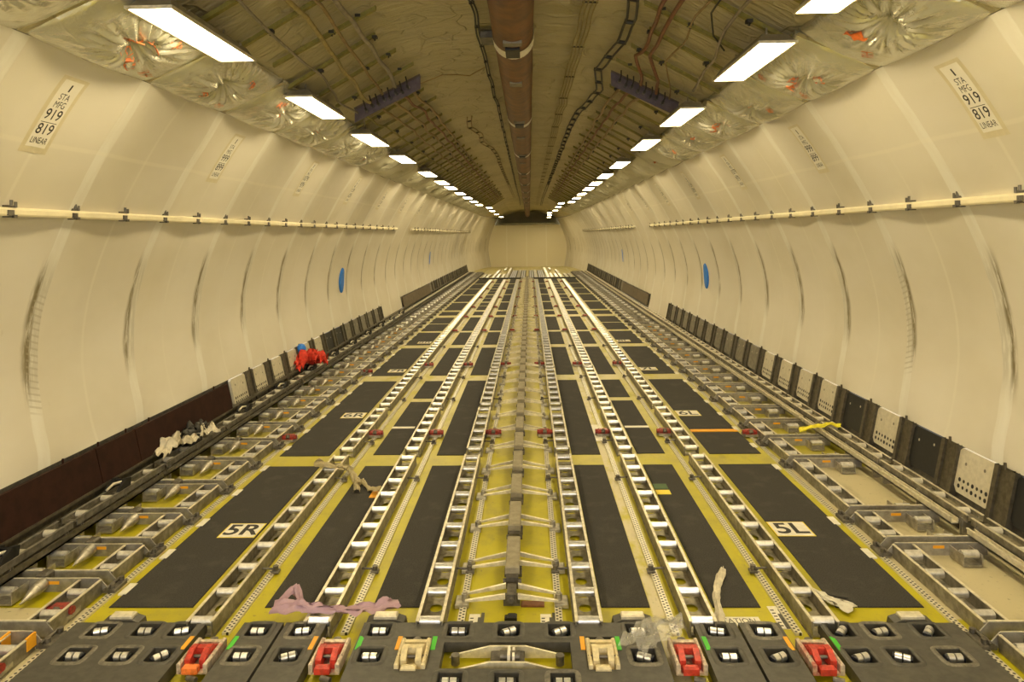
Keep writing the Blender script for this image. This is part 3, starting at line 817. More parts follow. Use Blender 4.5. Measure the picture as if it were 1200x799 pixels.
hose('ceiling_cable', [(-1.0, 4.3), (-0.8, 4.45), (-0.5, 4.3), (-0.36, 4.0)], 0.004, 'hose_brown', 'thin brown cable looping from the first bars towards the duct', 'cable', seed=41, drop=0.05, amp=0.01)
hose('ceiling_cable', [(-0.95, 6.9), (-0.7, 6.75), (-0.45, 6.9), (-0.28, 6.6)], 0.005, 'hose_brown', 'thin brown cable from the left grey plate to the duct cables', 'cable', seed=42, drop=0.05, amp=0.01)
hose('ceiling_cable', [(-0.55, 3.9), (-0.48, 4.25), (-0.36, 4.5), (-0.28, 4.65)], 0.008, 'hose_black', 'short black cable curving into the twin duct cable', 'cable', seed=43, drop=0.05, amp=0.01)
hose('ceiling_cable', [(1.22, 3.6), (1.24, 4.3), (1.33, 4.6), (1.44, 4.75)], 0.006, 'hose_black', 'thin black cable sagging between bars near the right lamps', 'cable', seed=44, drop=0.07, amp=0.01)

# purple grey connector plates
def plate(side, y, label):
    t = thing('connector_plate', (0, y, 0))
    a, b = (0.90, 1.53) 
    pa, pb = Vector((side * a, 0, ceil_h(a) - 0.05)), Vector((side * b, 0, ceil_h(b) - 0.03))
    dn = Vector((0, -0.015, -0.125)); th = Vector((0, 0.008, 0))
    m = MB()
    vs = [pa, pb, pb + dn, pa + dn]; vs = vs + [v + th for v in vs]
    m.add(vs, [(0, 1, 2, 3), (7, 6, 5, 4), (0, 4, 5, 1), (1, 5, 6, 2), (2, 6, 7, 3), (3, 7, 4, 0)])
    fl = Vector((0, -0.05, 0.01))
    m.add([pa, pb, pb + fl, pa + fl], [(0, 1, 2, 3)])
    obj('plate_body', m, 'plate_grey', t)
    for i in range(8):
        u = 0.18 + 0.09 * i if side < 0 else 0.12 + 0.09 * i
        p = pa.lerp(pb, u) + dn * (0.45 + 0.12 * (i % 2))
        mm = MB(); mm.cyl(p, p + Vector((0, -0.05, 0.0)), 0.017, n=10); mm.cyl(p + Vector((0, -0.05, 0)), p + Vector((0, -0.075, 0.008)), 0.011, n=8, mi=1)
        mm.tube([p + Vector((0, -0.07, 0.005)), p + Vector((0.005, -0.12, 0.03)), p + Vector((0.0, -0.16, 0.07))], 0.007, 6, 1)
        obj('connector', mm, ['alu_dark', 'hose_black'], t)
    tag(t, label, 'connector plate')
plate(-1, 6.62, 'violet grey plate with connectors hanging left of the duct')
plate(1, 6.62, 'violet grey plate with connectors hanging right of the duct')

# duct
t = thing('ceiling_duct', (0.02, -2.5, 3.14), 'brown round duct running along the middle of the ceiling', 'duct')
m = MB(); N = 28; P = []
for i in range(int(41 / 0.12)):
    y = i * 0.12; r = 0.137 + 0.004 * noise.noise((y * 2, 0, 0))
    drop = 0 if y < 32 else -0.03 * (y - 32)
    P.append([(r * math.cos(2 * math.pi * j / N) + 0.004 * noise.noise((y * 1.3, 7, 0)), y, drop + r * math.sin(2 * math.pi * j / N)) for j in range(N + 1)])
m.grid(P, 0, True); obj('duct_sleeve', m, 'duct', t)
y = 4.80 - 3.16; i = 0
while y < 33:
    m = MB(); L = 0.24 if y < 3 else 0.17
    m.cyl((0, y + 2.5 - L / 2, 0), (0, y + 2.5 + L / 2, 0), 0.143, n=28, caps=False); obj('duct_band', m, 'white', t)
    m = MB(); m.box(-0.05, 0.045, y + 2.5 - 0.20, y + 2.5 + 0.02, -0.152, -0.12)
    obj('duct_vent', m, 'black', t)
    m = MB(); m.box(-0.05, 0.05, y + 2.5 + 0.85, y + 2.5 + 0.98, -0.147, -0.12, 0); m.box(-0.06, 0.06, y + 2.5 - 0.34, y + 2.5 - 0.26, -0.147, -0.12, 0)
    obj('duct_label', m, 'dark_green' if False else 'greyplate', t)
    y += 3.16
m = MB(); m.bevbox(-0.05, 0.05, -0.11, 0.11, -0.03, 0.03, 0.01)
o = tag(obj('junction_box', m, 'alu_dark', None, (-0.20, 5.55, 3.34)), 'small dark box on the ceiling just left of the duct', 'box')

# ---------------------------------------------------------------- floor: removable black anti-slip panels
ROWS = [(3.33, 5.38), (5.64, 8.52), (8.87, 11.02), (11.35, 12.78), (13.02, 15.1), (15.55, 16.25), (16.6, 18.4), (18.7, 20.7), (21.0, 23.0), (23.25, 25.3), (25.6, 28.0)]
MCOL = [('innermost', 0.43, 0.66), ('middle', 0.955, 1.18), ('outermost', 1.53, 1.94)]
for side in (-1, 1):
    for ci, (cname, a, b) in enumerate(MCOL):
        n = 0
        for r, (y0, y1) in enumerate(ROWS):
            pieces = [(y0, y1)]
            if r == 1 and ci == 1: pieces = [(y0 + 0.02, 7.45), (7.62, y1)]
            if r == 1 and ci == 2 and side > 0: pieces = [(y0, 6.25), (6.34, y1)]
            if r == 4 and ci == 2: pieces = [(y0, 14.0), (14.12, y1)]
            if r > 5 and ci == 1: pieces = [(y0, y0 + 0.9), (y0 + 1.05, y1)]
            for q0, q1 in pieces:
                n += 1
                m = MB(); c = 0.012
                m.bevbox(min(side * a, side * b), max(side * a, side * b), q0, q1, 0.0, 0.006, 0.003)
                lab = 'black anti-slip floor panel, %s column %s of the spine, %s from the front' % (cname, SIDE[side], ordi(n))
                if ci == 2 and r < 4 and (q0 == y0 or r > 1) and not (r == 1 and q0 > 6):
                    lab = 'black floor panel stencilled %d%s beside the outermost %s roller trays' % (5 + r, 'R' if side < 0 else 'L', SIDE[side])
                    txt = '%d%s' % (5 + r, 'R' if side < 0 else 'L'); yc = (4.20, 6.9, 9.18, 11.6)[r]
                    if r == 1 and side > 0: yc = 6.05 + 0.87
                else: txt = None
                if r == 1 and ci == 2 and side > 0:
                    txt = '6L' if q0 > 6 else None; yc = 6.9
                    lab = 'black floor panel stencilled 6L beside the outermost right roller trays' if txt else 'short black floor panel behind the orange strip on the right'
                o = tag(obj('floor_mat', m, 'mat'), lab, 'floor panel', 'black anti-slip floor panels')
                if txt:
                    xc = side * (1.64 if side > 0 else 1.65)
                    mm = MB(); mm.box(xc - 0.105, xc + 0.105, yc - 0.095, yc + 0.095, 0.006, 0.0072, 0)
                    e = 0.005
                    mm.box(xc - 0.112, xc + 0.112, yc - 0.102, yc + 0.102, 0.006, 0.0068, 1)
                    st = obj('stencil_field', mm, ['white', 'mark_yellow'], o)
                    vs, fs = text2d(txt, 0.205, 0.92, 0.008 if txt[0] in '68' else 0.022); mm = MB()
                    mm.add([(xc + x, yc + yy + 0.0, 0.0078) for x, yy in vs], fs); obj('stencil_letters', mm, 'ink', st)
def paint(name, x0, x1, y0, y1, mat, label, z=0.0075):
    m = MB(); m.box(x0, x1, y0, y1, 0.0, z)
    return tag(obj(name, m, mat), label, 'floor marking')
paint('paint_strip', 1.53, 1.94, 6.265, 6.33, 'mark_orange', 'orange strip painted across the floor right of the outermost tray')
paint('paint_patch', 0.955, 1.05, 4.76, 4.84, 'mark_yellow', 'yellow patch on the black panel beside the middle right tray')
paint('paint_patch', 0.955, 1.05, 4.86, 4.96, 'dark_green', 'dark green patch beside the middle right tray')
paint('paint_patch', -1.0, -0.955, 4.72, 4.84, 'mark_orange', 'small orange patch beside the middle left tray')
for i, (x0, x1, y0, y1, s) in enumerate(((0.96, 1.18, 6.40, 6.46, 'middle right'), (-1.18, -0.97, 6.42, 6.48, 'middle left'), (0.66, 0.73, 6.0, 6.5, 'innermost right'))):
    paint('paint_strip', x0, x1, y0, y1, 'white', 'cream strip painted on the floor by the %s tray' % s)
# stair stepped placards at the near end beside the spine and a partly covered word plate
for i, (x, y, w) in enumerate(((-0.165, 3.17, 'left of the spine'), (0.165, 3.17, 'right of the spine'), (1.235, 3.24, 'by the third right track'))):
    m = MB(); m.box(x - 0.025, x + 0.025, y - 0.09, y + 0.10, 0.0, 0.003, 0)
    for j in range(6): m.box(x - 0.02, x - 0.004, y - 0.07 + j * 0.026, y - 0.062 + j * 0.026, 0.003, 0.0036, 1)
    m.prism([(x + 0.002, y - 0.09), (x + 0.045, y - 0.09), (x + 0.045, y + 0.11), (x + 0.03, y + 0.11), (x + 0.03, y + 0.07), (x + 0.016, y + 0.07), (x + 0.016, y + 0.03), (x + 0.002, y + 0.03)], 'z', 0.003, 0.0045, 2)
    tag(obj('floor_placard', m, ['white', 'ink', 'omni']), 'small white placard with grey stepped edge on the floor, ' + w, 'placard')
m = MB(); m.box(0.93, 1.14, 3.175, 3.245, 0.0, 0.004, 0)
vs, fs = text2d('STATION', 0.055, 0.75); m.add([(1.035 + x, 3.21 + yv, 0.0046) for x, yv in vs], fs, 1)
tag(obj('word_plate', m, ['white', 'ink']), 'small white plate reading STATION in front of the right black panels', 'placard')

# ---------------------------------------------------------------- seat tracks
for side in (-1, 1):
    for x, w in ((0.225, 'innermost'), (0.735, 'second'), (1.27, 'third'), (2.0, 'outermost')):
        y0 = 3.10 if x < 1.9 else 1.8
        m = MB(); L = 36.5 - y0
        m.box(-0.0165, 0.0165, 0, L, 0.0, 0.012)
        tag(obj('seat_track', m, 'track', None, (side * x, y0, 0)), 'perforated silver floor track, %s one %s of the spine' % (w, SIDE[side]), 'floor track', 'perforated floor tracks')

# ---------------------------------------------------------------- roller trays
RP = 0.254
ROLLER = {}
def roller_mesh(L, r=0.021):
    m = MB(); m.cyl((-L / 2, 0, 0), (L / 2, 0, 0), r, n=16)
    m.cyl((-L / 2 - 0.006, 0, 0), (L / 2 + 0.006, 0, 0), 0.007, n=6); return m
def tray_parts(n, near=True, base='tray_base', w=0.056, h=0.075, white=False, pitch=RP):
    """origin = first roller centre on the floor; runs +y"""
    L = (n - 1) * pitch; a, b = -0.035, L + 0.035
    rails = []
    for s in (-1, 1):
        m = MB()
        m.box(s * w - 0.003, s * w + 0.003, a, b, 0.0, h - 0.003, 1)
        m.box(s * (w - 0.009), s * (w + 0.005), a, b, h - 0.003, h + 0.001, 0)
        m.box(s * w, s * (w + 0.008), a, b, 0.0, 0.006, 1)
        rails.append(m)
    bm = MB()
    wi = w - 0.004
    for i in range(n - 1):
        c0 = i * pitch
        cells = 1 if pitch < 0.2 else 2
        cl = pitch / cells
        for q in range(cells):
            yc = c0 + cl * (q + 0.5); hx, hy = wi, cl / 2; rx, ry = 0.030, 0.034
            ring, box = [], []
            for j in range(16):
                ang = 2 * math.pi * j / 16; cx_, sn = math.cos(ang), math.sin(ang)
                ring.append((rx * cx_, yc + ry * sn, 0.012))
                k = 1 / max(abs(cx_), abs(sn)); box.append((hx * cx_ * k, yc + hy * sn * k, 0.012))
            bm.add(ring + box, [(j, 16 + j, 16 + (j + 1) % 16, (j + 1) % 16) for j in range(16)])
    bm.box(-wi, wi, a, 0, 0.004, 0.012); bm.box(-wi, wi, L, b, 0.004, 0.012)
    return rails, bm, L
TRAY = {}
def make_tray(n, studs, side):
    t = thing('roller_tray', (0, 0, 0)); rails, bm, L = tray_parts(n)
    for m in rails: obj('side_rail', m, ['alu_light', 'web'], t)
    obj('base_plate', bm, 'tray_base', t)
    if 'r' not in ROLLER: ROLLER['r'] = roller_mesh(0.092).mesh('roller', ['steel'])
    for i in range(n): link('roller', ROLLER['r'], t, (0, i * RP, 0.056))
    for y in studs:
        m = MB()   # tie rod from the tray's side rail to the seat track
        d = -side * 0.056; e = d - side * 0.072
        m.cyl((d, y, 0.03), (e, y, 0.028), 0.006, n=8); m.cyl((e, y, 0.01), (e, y, 0.045), 0.014, n=10)
        m.bevbox(min(e, e) - 0.02, e + 0.02, y - 0.02, y + 0.02, 0.01, 0.022, 0.003)
        obj('tie_stud', m, 'alu_dark', t)
    return t
def far_tray_mesh(n):
    rails, bm, L = tray_parts(n); m = MB()
    m.box(-0.059, -0.053, -0.035, L + 0.035, 0.004, 0.071, 3); m.box(0.053, 0.059, -0.035, L + 0.035, 0.004, 0.071, 3)
    m.box(-0.053, 0.053, -0.035, L + 0.035, 0.004, 0.012, 1)
    m.box(-0.064, -0.044, -0.035, L + 0.035, 0.071, 0.076, 0); m.box(0.044, 0.064, -0.035, L + 0.035, 0.071, 0.076, 0)
    for i in range(n): m.cyl((-0.048, i * RP, 0.056), (0.048, i * RP, 0.056), 0.021, n=10, mi=2)
    return m.mesh('roller_tray', ['alu_light', 'tray_base', 'steel', 'web'])
SEG = [(3.115, 10), (5.63, 6), (7.12, 8), (9.10, 12), (12.05, 12), (15.05, 12), (18.0, 12), (21.0, 12), (24.0, 12)]
TP = {}
FT = {}
for side in (-1, 1):
    for ti, (x, w) in enumerate(((0.352, 'innermost'), (0.850, 'middle'), (1.378, 'outermost'))):
        for si, (y, n) in enumerate(SEG):
            lab = 'silver roller tray, %s line %s of the spine, %s from the front' % (w, SIDE[side], ordi(si + 1))
            if y < 11.5:
                key = (n, side)
                if key not in TP:
                    st = {10: (0.55, 1.92), 6: (0.3,), 8: (0.35, 1.5), 12: (0.5, 1.9)}[n]
                    TP[key] = make_tray(n, st, side); o = TP[key]; o.location = (side * x, y, 0); tag(o, lab, 'roller tray', 'roller trays')
                else:
                    dup(TP[key], (side * x, y, 0), lab)
            else:
                if n not in FT: FT[n] = far_tray_mesh(n)
                tag(link('roller_tray', FT[n], None, (side * x, y, 0)), lab, 'roller tray', 'roller trays')
# far door bay: shorter trays and grey ball panels crowded before the end wall
for i, (x, y, n) in enumerate([(s * a, y, 11) for y in (28.5, 31.6) for s in (-1, 1) for a in (0.352, 0.85, 1.378)] + [(s * a, 28.5, 10) for s in (-1, 1) for a in (1.0, 1.2, 1.62, 1.8)] + [(s * a, 34.6, 8) for s in (-1, 1) for a in (0.85, 1.1)]):
    if n not in FT: FT[n] = far_tray_mesh(n)
    tag(link('roller_tray', FT[n], None, (x, y, 0.0)), 'tiny silver roller tray in the crowded bay before the end wall', 'roller tray', 'trays in the far door bay')
m = MB()
for s in (-1, 1):
    m.bevbox(min(s * 0.06, s * 0.29), max(s * 0.06, s * 0.29), 28.5, 34.4, 0, 0.03, 0.005); m.bevbox(min(s * 0.45, s * 0.75), max(s * 0.45, s * 0.75), 28.5, 34.4, 0, 0.03, 0.005)
for i in range(20):
    for x in (-0.68, -0.6, -0.52, -0.22, -0.13, 0.13, 0.22, 0.52, 0.6, 0.68): m.box(x - 0.03, x + 0.03, 28.7 + i * 0.28, 28.8 + i * 0.28, 0.03, 0.05, 1)
tag(obj('ball_deck', m, ['omni', 'steel']), 'far dark panel studded with small bright rollers before the end wall', 'roller panel')
m = MB(); m.box(-1.95, 1.95, 28.15, 28.3, 0, 0.05)
tag(obj('sill_bar', m, 'black'), 'thin black bar across the floor before the end wall', 'bar')

# ---------------------------------------------------------------- centre spine
def spine_unit():
    t = thing('spine_guide', (0, 0, 0))
    m = MB(); m.bevbox(-0.036, 0.036, -0.185, 0.175, 0.080, 0.118, 0.006)
    obj('guide_block', m, 'guide', t)
    m = MB()
    m.box(-0.022, 0.022, -0.17, 0.16, 0.012, 0.078); m.box(-0.03, 0.03, -0.232, -0.19, 0.03, 0.085); m.cyl((-0.045, -0.215, 0.06), (0.045, -0.215, 0.06), 0.014, n=10)
    m.box(-0.045, 0.045, -0.05, 0.05, 0.0, 0.014)
    obj('pedestal', m, 'alu_dark', t)
    return t
MT['guide'] = simple('tan_grey_guide', (0.32, 0.28, 0.19), 0.5, 0.2, 0.15, 25, 0.1, ((0.2, 0.17, 0.1), 0.5))
def arm_unit():
    t = thing('spine_cross_arms', (0, 0, 0))
    for s in (-1, 1):
        for d in (-1, 1):
            m = MB()
            p0 = Vector((s * 0.03, d * 0.050, 0.066)); p1 = Vector((s * 0.222, d * 0.034, 0.040))
            u = Vector((0, 0.007, 0)); hz = Vector((0, 0, 0.012)); hz1 = Vector((0, 0, 0.008))
            vs = [p0 - u - hz, p0 + u - hz, p0 + u + Vector((0, 0, .012)), p0 - u + Vector((0, 0, .012)), p1 - u - hz1, p1 + u - hz1, p1 + u, p1 - u]
            m.add(vs, [(0, 1, 2, 3), (7, 6, 5, 4), (0, 4, 5, 1), (1, 5, 6, 2), (2, 6, 7, 3), (3, 7, 4, 0)])
            obj('arm', m, 'alu_light', t)
        m = MB(); m.cyl((s * 0.225, 0, 0.012), (s * 0.225, 0, 0.055), 0.017, n=12); m.bevbox(min(s * 0.205, s * 0.27), max(s * 0.205, s * 0.27), -0.045, 0.045, 0.004, 0.024, 0.004)
        m.cyl((s * 0.225, 0, 0.055), (s * 0.225, 0, 0.062), 0.010, n=8)
        obj('track_lug', m, 'alu', t)
    m = MB(); m.box(-0.022, 0.022, -0.055, 0.055, 0.03, 0.074); m.cyl((0, -0.075, 0.055), (0, 0.075, 0.055), 0.012, n=8); m.box(-0.04, 0.04, -0.012, 0.012, 0.0, 0.05)
    obj('hub', m, 'alu_dark', t)
    return t
proto = None; n = 0
for k in range(49):
    y = 3.68 + FR * k
    n += 1; lab = 'tan block guide on the central spine, %s from the front' % ordi(n)
    if proto is None: proto = spine_unit(); proto.location = (0.005, y, 0); tag(proto, lab, 'guide block', 'guide blocks along the spine')
    else: dup(proto, (0.005, y, 0), lab)
proto = None; n = 0
for y in [3.36] + [3.70 + FR * k for k in range(49)]:
    n += 1; lab = 'silver cross arms bolted over the spine floor, %s from the front' % ordi(n)
    if y != 3.36: yy = y + 0.0
    if proto is None: proto = arm_unit(); proto.location = (0.005, y, 0); tag(proto, lab, 'cross arm', 'cross arms of the spine')
    else: dup(proto, (0.005, y, 0), lab)

# ---------------------------------------------------------------- cargo latches on the tracks
def make_latch(main, second, scale=1.0):
    t = thing('pallet_latch', (0, 0, 0))
    m = MB()
    for s in (-1, 1): m.bevbox(min(s * 0.045, s * 0.062), max(s * 0.045, s * 0.062), -0.10, 0.085, 0.012, 0.058, 0.006)
    m.box(-0.05, 0.05, 0.060, 0.080, 0.012, 0.05); m.box(-0.05, 0.05, -0.10, 0.08, 0.012, 0.02)
    obj('latch_frame', m, 'cream' if main == 'cream' else 'rim2', t)
    m = MB()
    m.prism([(-0.005, 0.022), (0.055, 0.022), (0.055, 0.045), (0.02, 0.060), (-0.005, 0.060)], 'x', -0.043, 0.043)
    obj('pawl', m, main, t)
    m = MB()
    for s in (-1, 1): m.prism([(-0.075, 0.02), (0.01, 0.02), (0.01, 0.072), (-0.03, 0.078), (-0.075, 0.055)], 'x', s * 0.018, s * 0.042)
    m.box(-0.026, 0.026, -0.02, 0.002, 0.045, 0.072)
    obj('jaw', m, main, t)
    m = MB(); m.bevbox(-0.036, 0.026, -0.112, -0.084, 0.018, 0.050, 0.008); obj('toe', m, second, t)
    m = MB(); m.cyl((-0.06, -0.04, 0.05), (0.06, -0.04, 0.05), 0.007, n=8); m.cyl((0, 0.10, 0.012), (0, 0.10, 0.04), 0.018, n=12); m.cyl((0.0, -0.135, 0.02), (0.04, -0.15, 0.02), 0.012, n=8)
    obj('pivot_pin', m, 'alu_dark', t)
    return t
MT['rim2'] = simple('worn_red_and_metal', (0.60, 0.50, 0.40), 0.4, 0.4, 0.3, 60, 0.1, ((0.5, 0.06, 0.04), 0.9))
red = make_latch('red', 'orange'); red.location = (-1.262, 2.87, 0.02)
tag(red, 'red orange pallet latch in the leftmost slot of the dark front panels', 'latch', 'pallet latches')
red2 = make_latch('red', 'red'); red2.location = (-0.730, 2.87, 0.02); tag(red2, 'red pallet latch second from left in the front panels, before pink film', 'latch', 'pallet latches')
for x, w in ((0.730, 'in the front panels right of the cream latches'), (1.262, 'rightmost in the front panels')):
    dup(red2, (x, 2.87, 0.02), 'red pallet latch ' + w)
crm = make_latch('cream', 'cream'); crm.location = (-0.387, 2.87, 0.02)
tag(crm, 'cream pallet latch left of the central recess in the front panel', 'latch', 'pallet latches')
dup(crm, (0.387, 2.87, 0.02), 'cream pallet latch right of the central recess in the front panel')
mid = thing('pallet_latch', (-1.27, 6.17, 0.0))
lm = MB(); lm.prism([(-0.055, -0.06), (0.055, -0.06), (0.07, -0.02), (0.06, 0.05), (-0.06, 0.05), (-0.07, -0.02)], 'z', 0.012, 0.03)
obj('latch_base', lm, 'alu', mid)
lm = MB(); lm.bevbox(-0.048, 0.048, -0.045, 0.03, 0.03, 0.062, 0.012)
for s in (-1, 1): lm.cyl((s * 0.045, -0.02, 0.045), (s * 0.068, -0.02, 0.045), 0.02, n=10)
obj('pawl', lm, 'red_dull', mid)
lm = MB(); lm.cyl((0, -0.05, 0.04), (0, -0.03, 0.06), 0.018, n=10); lm.box(-0.015, 0.015, 0.03, 0.08, 0.012, 0.04); obj('pivot_pin', lm, 'alu_dark', mid)
tag(mid, 'red pallet latch, nearest floor row, on the third left track', 'latch', 'pallet latches')
fm = MB(); fm.prism([(-0.055, -0.06), (0.055, -0.06), (0.07, -0.02), (0.06, 0.05), (-0.06, 0.05), (-0.07, -0.02)], 'z', 0.012, 0.03, 1); fm.bevbox(-0.045, 0.045, -0.035, 0.03, 0.03, 0.058, 0.012, 0)
farlatch = fm.mesh('pallet_latch', ['red_dull', 'tray_base'])
RW = [(6.17, 'nearest'), (9.43, 'second'), (12.8, 'third'), (15.0, 'fourth'), (17.0, 'fifth'), (19.6, 'sixth'), (22.8, 'seventh'), (26.0, 'eighth')]
TR = [(-1.27, 'third left'), (-0.735, 'second left'), (-0.225, 'innermost left'), (0.225, 'innermost right'), (0.735, 'second right'), (1.27, 'third right')]
for y, rw in RW:
    for x, tw in TR:
        if (x, y) == (-1.27, 6.17): continue
        lab = 'red pallet latch, %s floor row, on the %s track' % (rw, tw)
        if y < 12: dup(mid, (x, y, 0), lab)
        else: tag(link('pallet_latch', farlatch, None, (x, y, 0)), lab, 'latch', 'pallet latches')
dup(mid, (-2.0, 6.05, 0.0), 'dirty red latch on the outermost left track')
dup(mid, (2.0, 6.12, 0.0), 'dirty red latch on the outermost right track')
dup(mid, (-2.0, 9.0, 0.0), 'small red latch farther along the outermost left track')

# ---------------------------------------------------------------- side cross beams, trays and rollers
def small_roller_box(m, x, y, s, L=0.10):
    """appends frame to m at (x, y)"""
    m.box(x - 0.052, x - 0.046, y - 0.06, y + 0.06, 0.012, 0.068); m.box(x + 0.046, x + 0.052, y - 0.06, y + 0.06, 0.012, 0.068)
    m.box(x - 0.05, x + 0.05, y - 0.062, y + 0.062, 0.006, 0.014)
def cross_beam(side):
    t = thing('side_cross_beam', (0, 0, 0))
    for d in (-1, 1):
        m = MB(); yy = d * 0.038
        poly = [(side * 0.04, 0.012), (side * 0.03, 0.040), (side * 0.065, 0.078), (side * 0.115, 0.078 if d > 0 else 0.082), (side * 0.56, 0.080), (side * 0.56, 0.012)]
        m.prism(poly, 'y', yy - 0.003, yy + 0.003)
        m.box(side * 0.065, side * 0.56, yy - 0.004, yy + d * 0.007, 0.080, 0.0845, 1)
        obj('web', m, ['beam', 'alu_light'], t)
    m = MB(); m.box(side * 0.27, side * 0.33, -0.0425, -0.0412, 0.050, 0.066); obj('orange_decal', m, 'mark_orange', t)
    m = MB(); m.bevbox(min(side * -0.02, side * 0.045), max(side * -0.02, side * 0.045), -0.055, 0.055, 0.012, 0.032, 0.005)
    for d in (-1, 1): m.cyl((side * 0.0, d * 0.04, 0.03), (side * 0.0, d * 0.04, 0.052), 0.013, n=8)
    m.cyl((side * 0.02, -0.06, 0.035), (side * 0.02, 0.06, 0.035), 0.009, n=8)
    obj('track_lug', m, 'alu_dark', t)
    m = MB(); m.box(side * -0.075, side * -0.035, -0.055, 0.055, 0.0, 0.008); obj('shim_plate', m, 'white', t)
    return t
MT['beam'] = simple('grey_beam_metal', (0.42, 0.40, 0.36), 0.4, 0.55, 0.2, 20, 0.1, ((0.2, 0.17, 0.12), 0.6))
if 'sr' not in ROLLER:
    ROLLER['sr'] = roller_mesh(0.086, 0.022).mesh('roller', ['steel'])
    ROLLER['wr'] = roller_mesh(0.070, 0.020).mesh('roller', ['roller_white'])
def add_box_roller(t, x, y, name='roller_box'):
    m = MB(); small_roller_box(m, x, y, 1); f = obj(name, m, 'alu', t)
    r = link('roller', ROLLER['sr'], f, (x, y - 0.025, 0.058)); return f
beamL = cross_beam(-1)
add_box_roller(beamL, -0.475, -0.10); add_box_roller(beamL, -0.475, 0.095)
m = MB(); m.cyl((-0.35, -0.045, 0.055), (-0.35, -0.10, 0.05), 0.030, 0.030, n=14); m.cyl((-0.35, -0.10, 0.05), (-0.352, -0.205, 0.035), 0.030, 0.003, n=14)
obj('guide_cone', m, 'alu', beamL)
m = MB(); m.bevbox(-0.40, -0.345, -0.03, 0.035, 0.03, 0.095, 0.01); obj('cone_bracket', m, 'alu_dark', beamL)
beamR = cross_beam(1)
add_box_roller(beamR, 0.41, -0.10); add_box_roller(beamR, 0.40, 0.10); add_box_roller(beamR, 0.115, -0.10); 
ysL = [3.03, 3.50, 3.89] + [4.32 + FR * k for k in range(56)]
ysR = [3.03, 3.88, 4.32, 5.31] + [5.85 + FR * k for k in range(53)]
def solid_far_beam(side):
    m = MB()
    m.box(side * 0.04, side * 0.56, -0.041, -0.035, 0.012, 0.082, 0); m.box(side * 0.04, side * 0.56, 0.035, 0.041, 0.012, 0.082, 0)
    m.box(side * -0.02, side * 0.045, -0.05, 0.05, 0.012, 0.05, 1)
    for yy in (-0.1, 0.1):
        m.box(side * 0.36, side * 0.367, yy - 0.06, yy + 0.06, 0.012, 0.068, 0); m.box(side * 0.45, side * 0.457, yy - 0.06, yy + 0.06, 0.012, 0.068, 0)
        m.cyl((side * 0.365, yy, 0.056), (side * 0.45, yy, 0.056), 0.021, n=8, mi=2)
    if side < 0: m.cyl((-0.35, -0.04, 0.055), (-0.35, -0.2, 0.04), 0.03, 0.004, n=8, mi=2)
    m.box(side * -0.075, side * -0.035, -0.05, 0.05, 0, 0.008, 3)
    return m.mesh('side_cross_beam', ['beam', 'alu_dark', 'steel', 'white'])
for side, ys_, pr in ((-1, ysL, beamL), (1, ysR, beamR)):
    fb = solid_far_beam(side)
    for i, y in enumerate([y for y in ys_ if y < 33.5]):
        lab = 'grey cross beam at the %s floor edge, %s from the front' % (SIDE[side], ordi(i + 1))
        if i == 0: pr.location = (side * 2.0, y, 0); tag(pr, lab, 'cross beam', 'cross beams at the floor edges')
        elif y < 13: dup(pr, (side * 2.0, y, 0), lab)
        else: tag(link('side_cross_beam', fb, None, (side * 2.0, y, 0)), lab, 'cross beam', 'cross beams at the floor edges')
# side ladders that bridge the beams
def side_tray(L, n, mats=('alu_light', 'alu', 'sr'), off=0.0, w=0.055, h=0.075, z0=0.0, zb=0.004):
    t = thing('side_roller_tray', (0, 0, 0)); 
    for s in (-1, 1):
        m = MB(); m.box(s * w - 0.003, s * w + 0.003, 0, L, zb, z0 + h - 0.003, 1); m.box(s * (w - 0.009), s * (w + 0.005), 0, L, z0 + h - 0.003, z0 + h + 0.001, 0)
        obj('side_rail', m, [mats[0], 'web'], t)
    m = MB(); m.box(-w, w, 0, L, zb, zb + 0.008); obj('base_plate', m, mats[1], t)
    for i in range(n): link('roller', ROLLER[mats[2]], t, (0, off + L * (i + 0.5) / n, z0 + h - 0.02))
    return t
ST = {}
for side, ys_ in ((-1, ysL), (1, ysR)):
    for i in range(min(50, len(ys_) - 1)):
        y0, y1 = ys_[i] + 0.044, ys_[i + 1] - 0.044; L = round(y1 - y0, 3)
        if y0 > 30: break
        n = max(2, int(round(L / 0.21)))
        lab = 'side roller tray on the %s floor edge, %s gap between cross beams' % (SIDE[side], ordi(i + 1))
        if (L, n) not in ST:
            o = side_tray(L, n); ST[(L, n)] = o; o.location = (side * 2.11, y0, 0); tag(o, lab, 'roller tray', 'side roller trays between the beams')
        else: dup(ST[(L, n)], (side * 2.11, y0, 0), lab)
for side, y in ((-1, 2.62), (1, 2.62)):
    o = side_tray(0.36, 2); o.location = (side * 2.11, 2.62, 0)
    tag(o, 'side roller tray at the front %s corner beside the dark panel' % SIDE[side], 'roller tray')
m = MB()
for x in (-2.166, -2.053): m.box(x - 0.005, x + 0.005, 2.93, 2.985, 0.025, 0.082)
tag(obj('yellow_bracket', m, 'mark_orange'), 'pair of orange yellow brackets on the front left side tray', 'bracket')
# two red mechanisms lying inside left side trays
for y, w in ((3.24, 'behind the first left cross beam'), (2.80, 'before the first left cross beam')):
    dup(mid, (-2.11, y, 0.004), 'dull red mechanism inside the left side tray, ' + w)

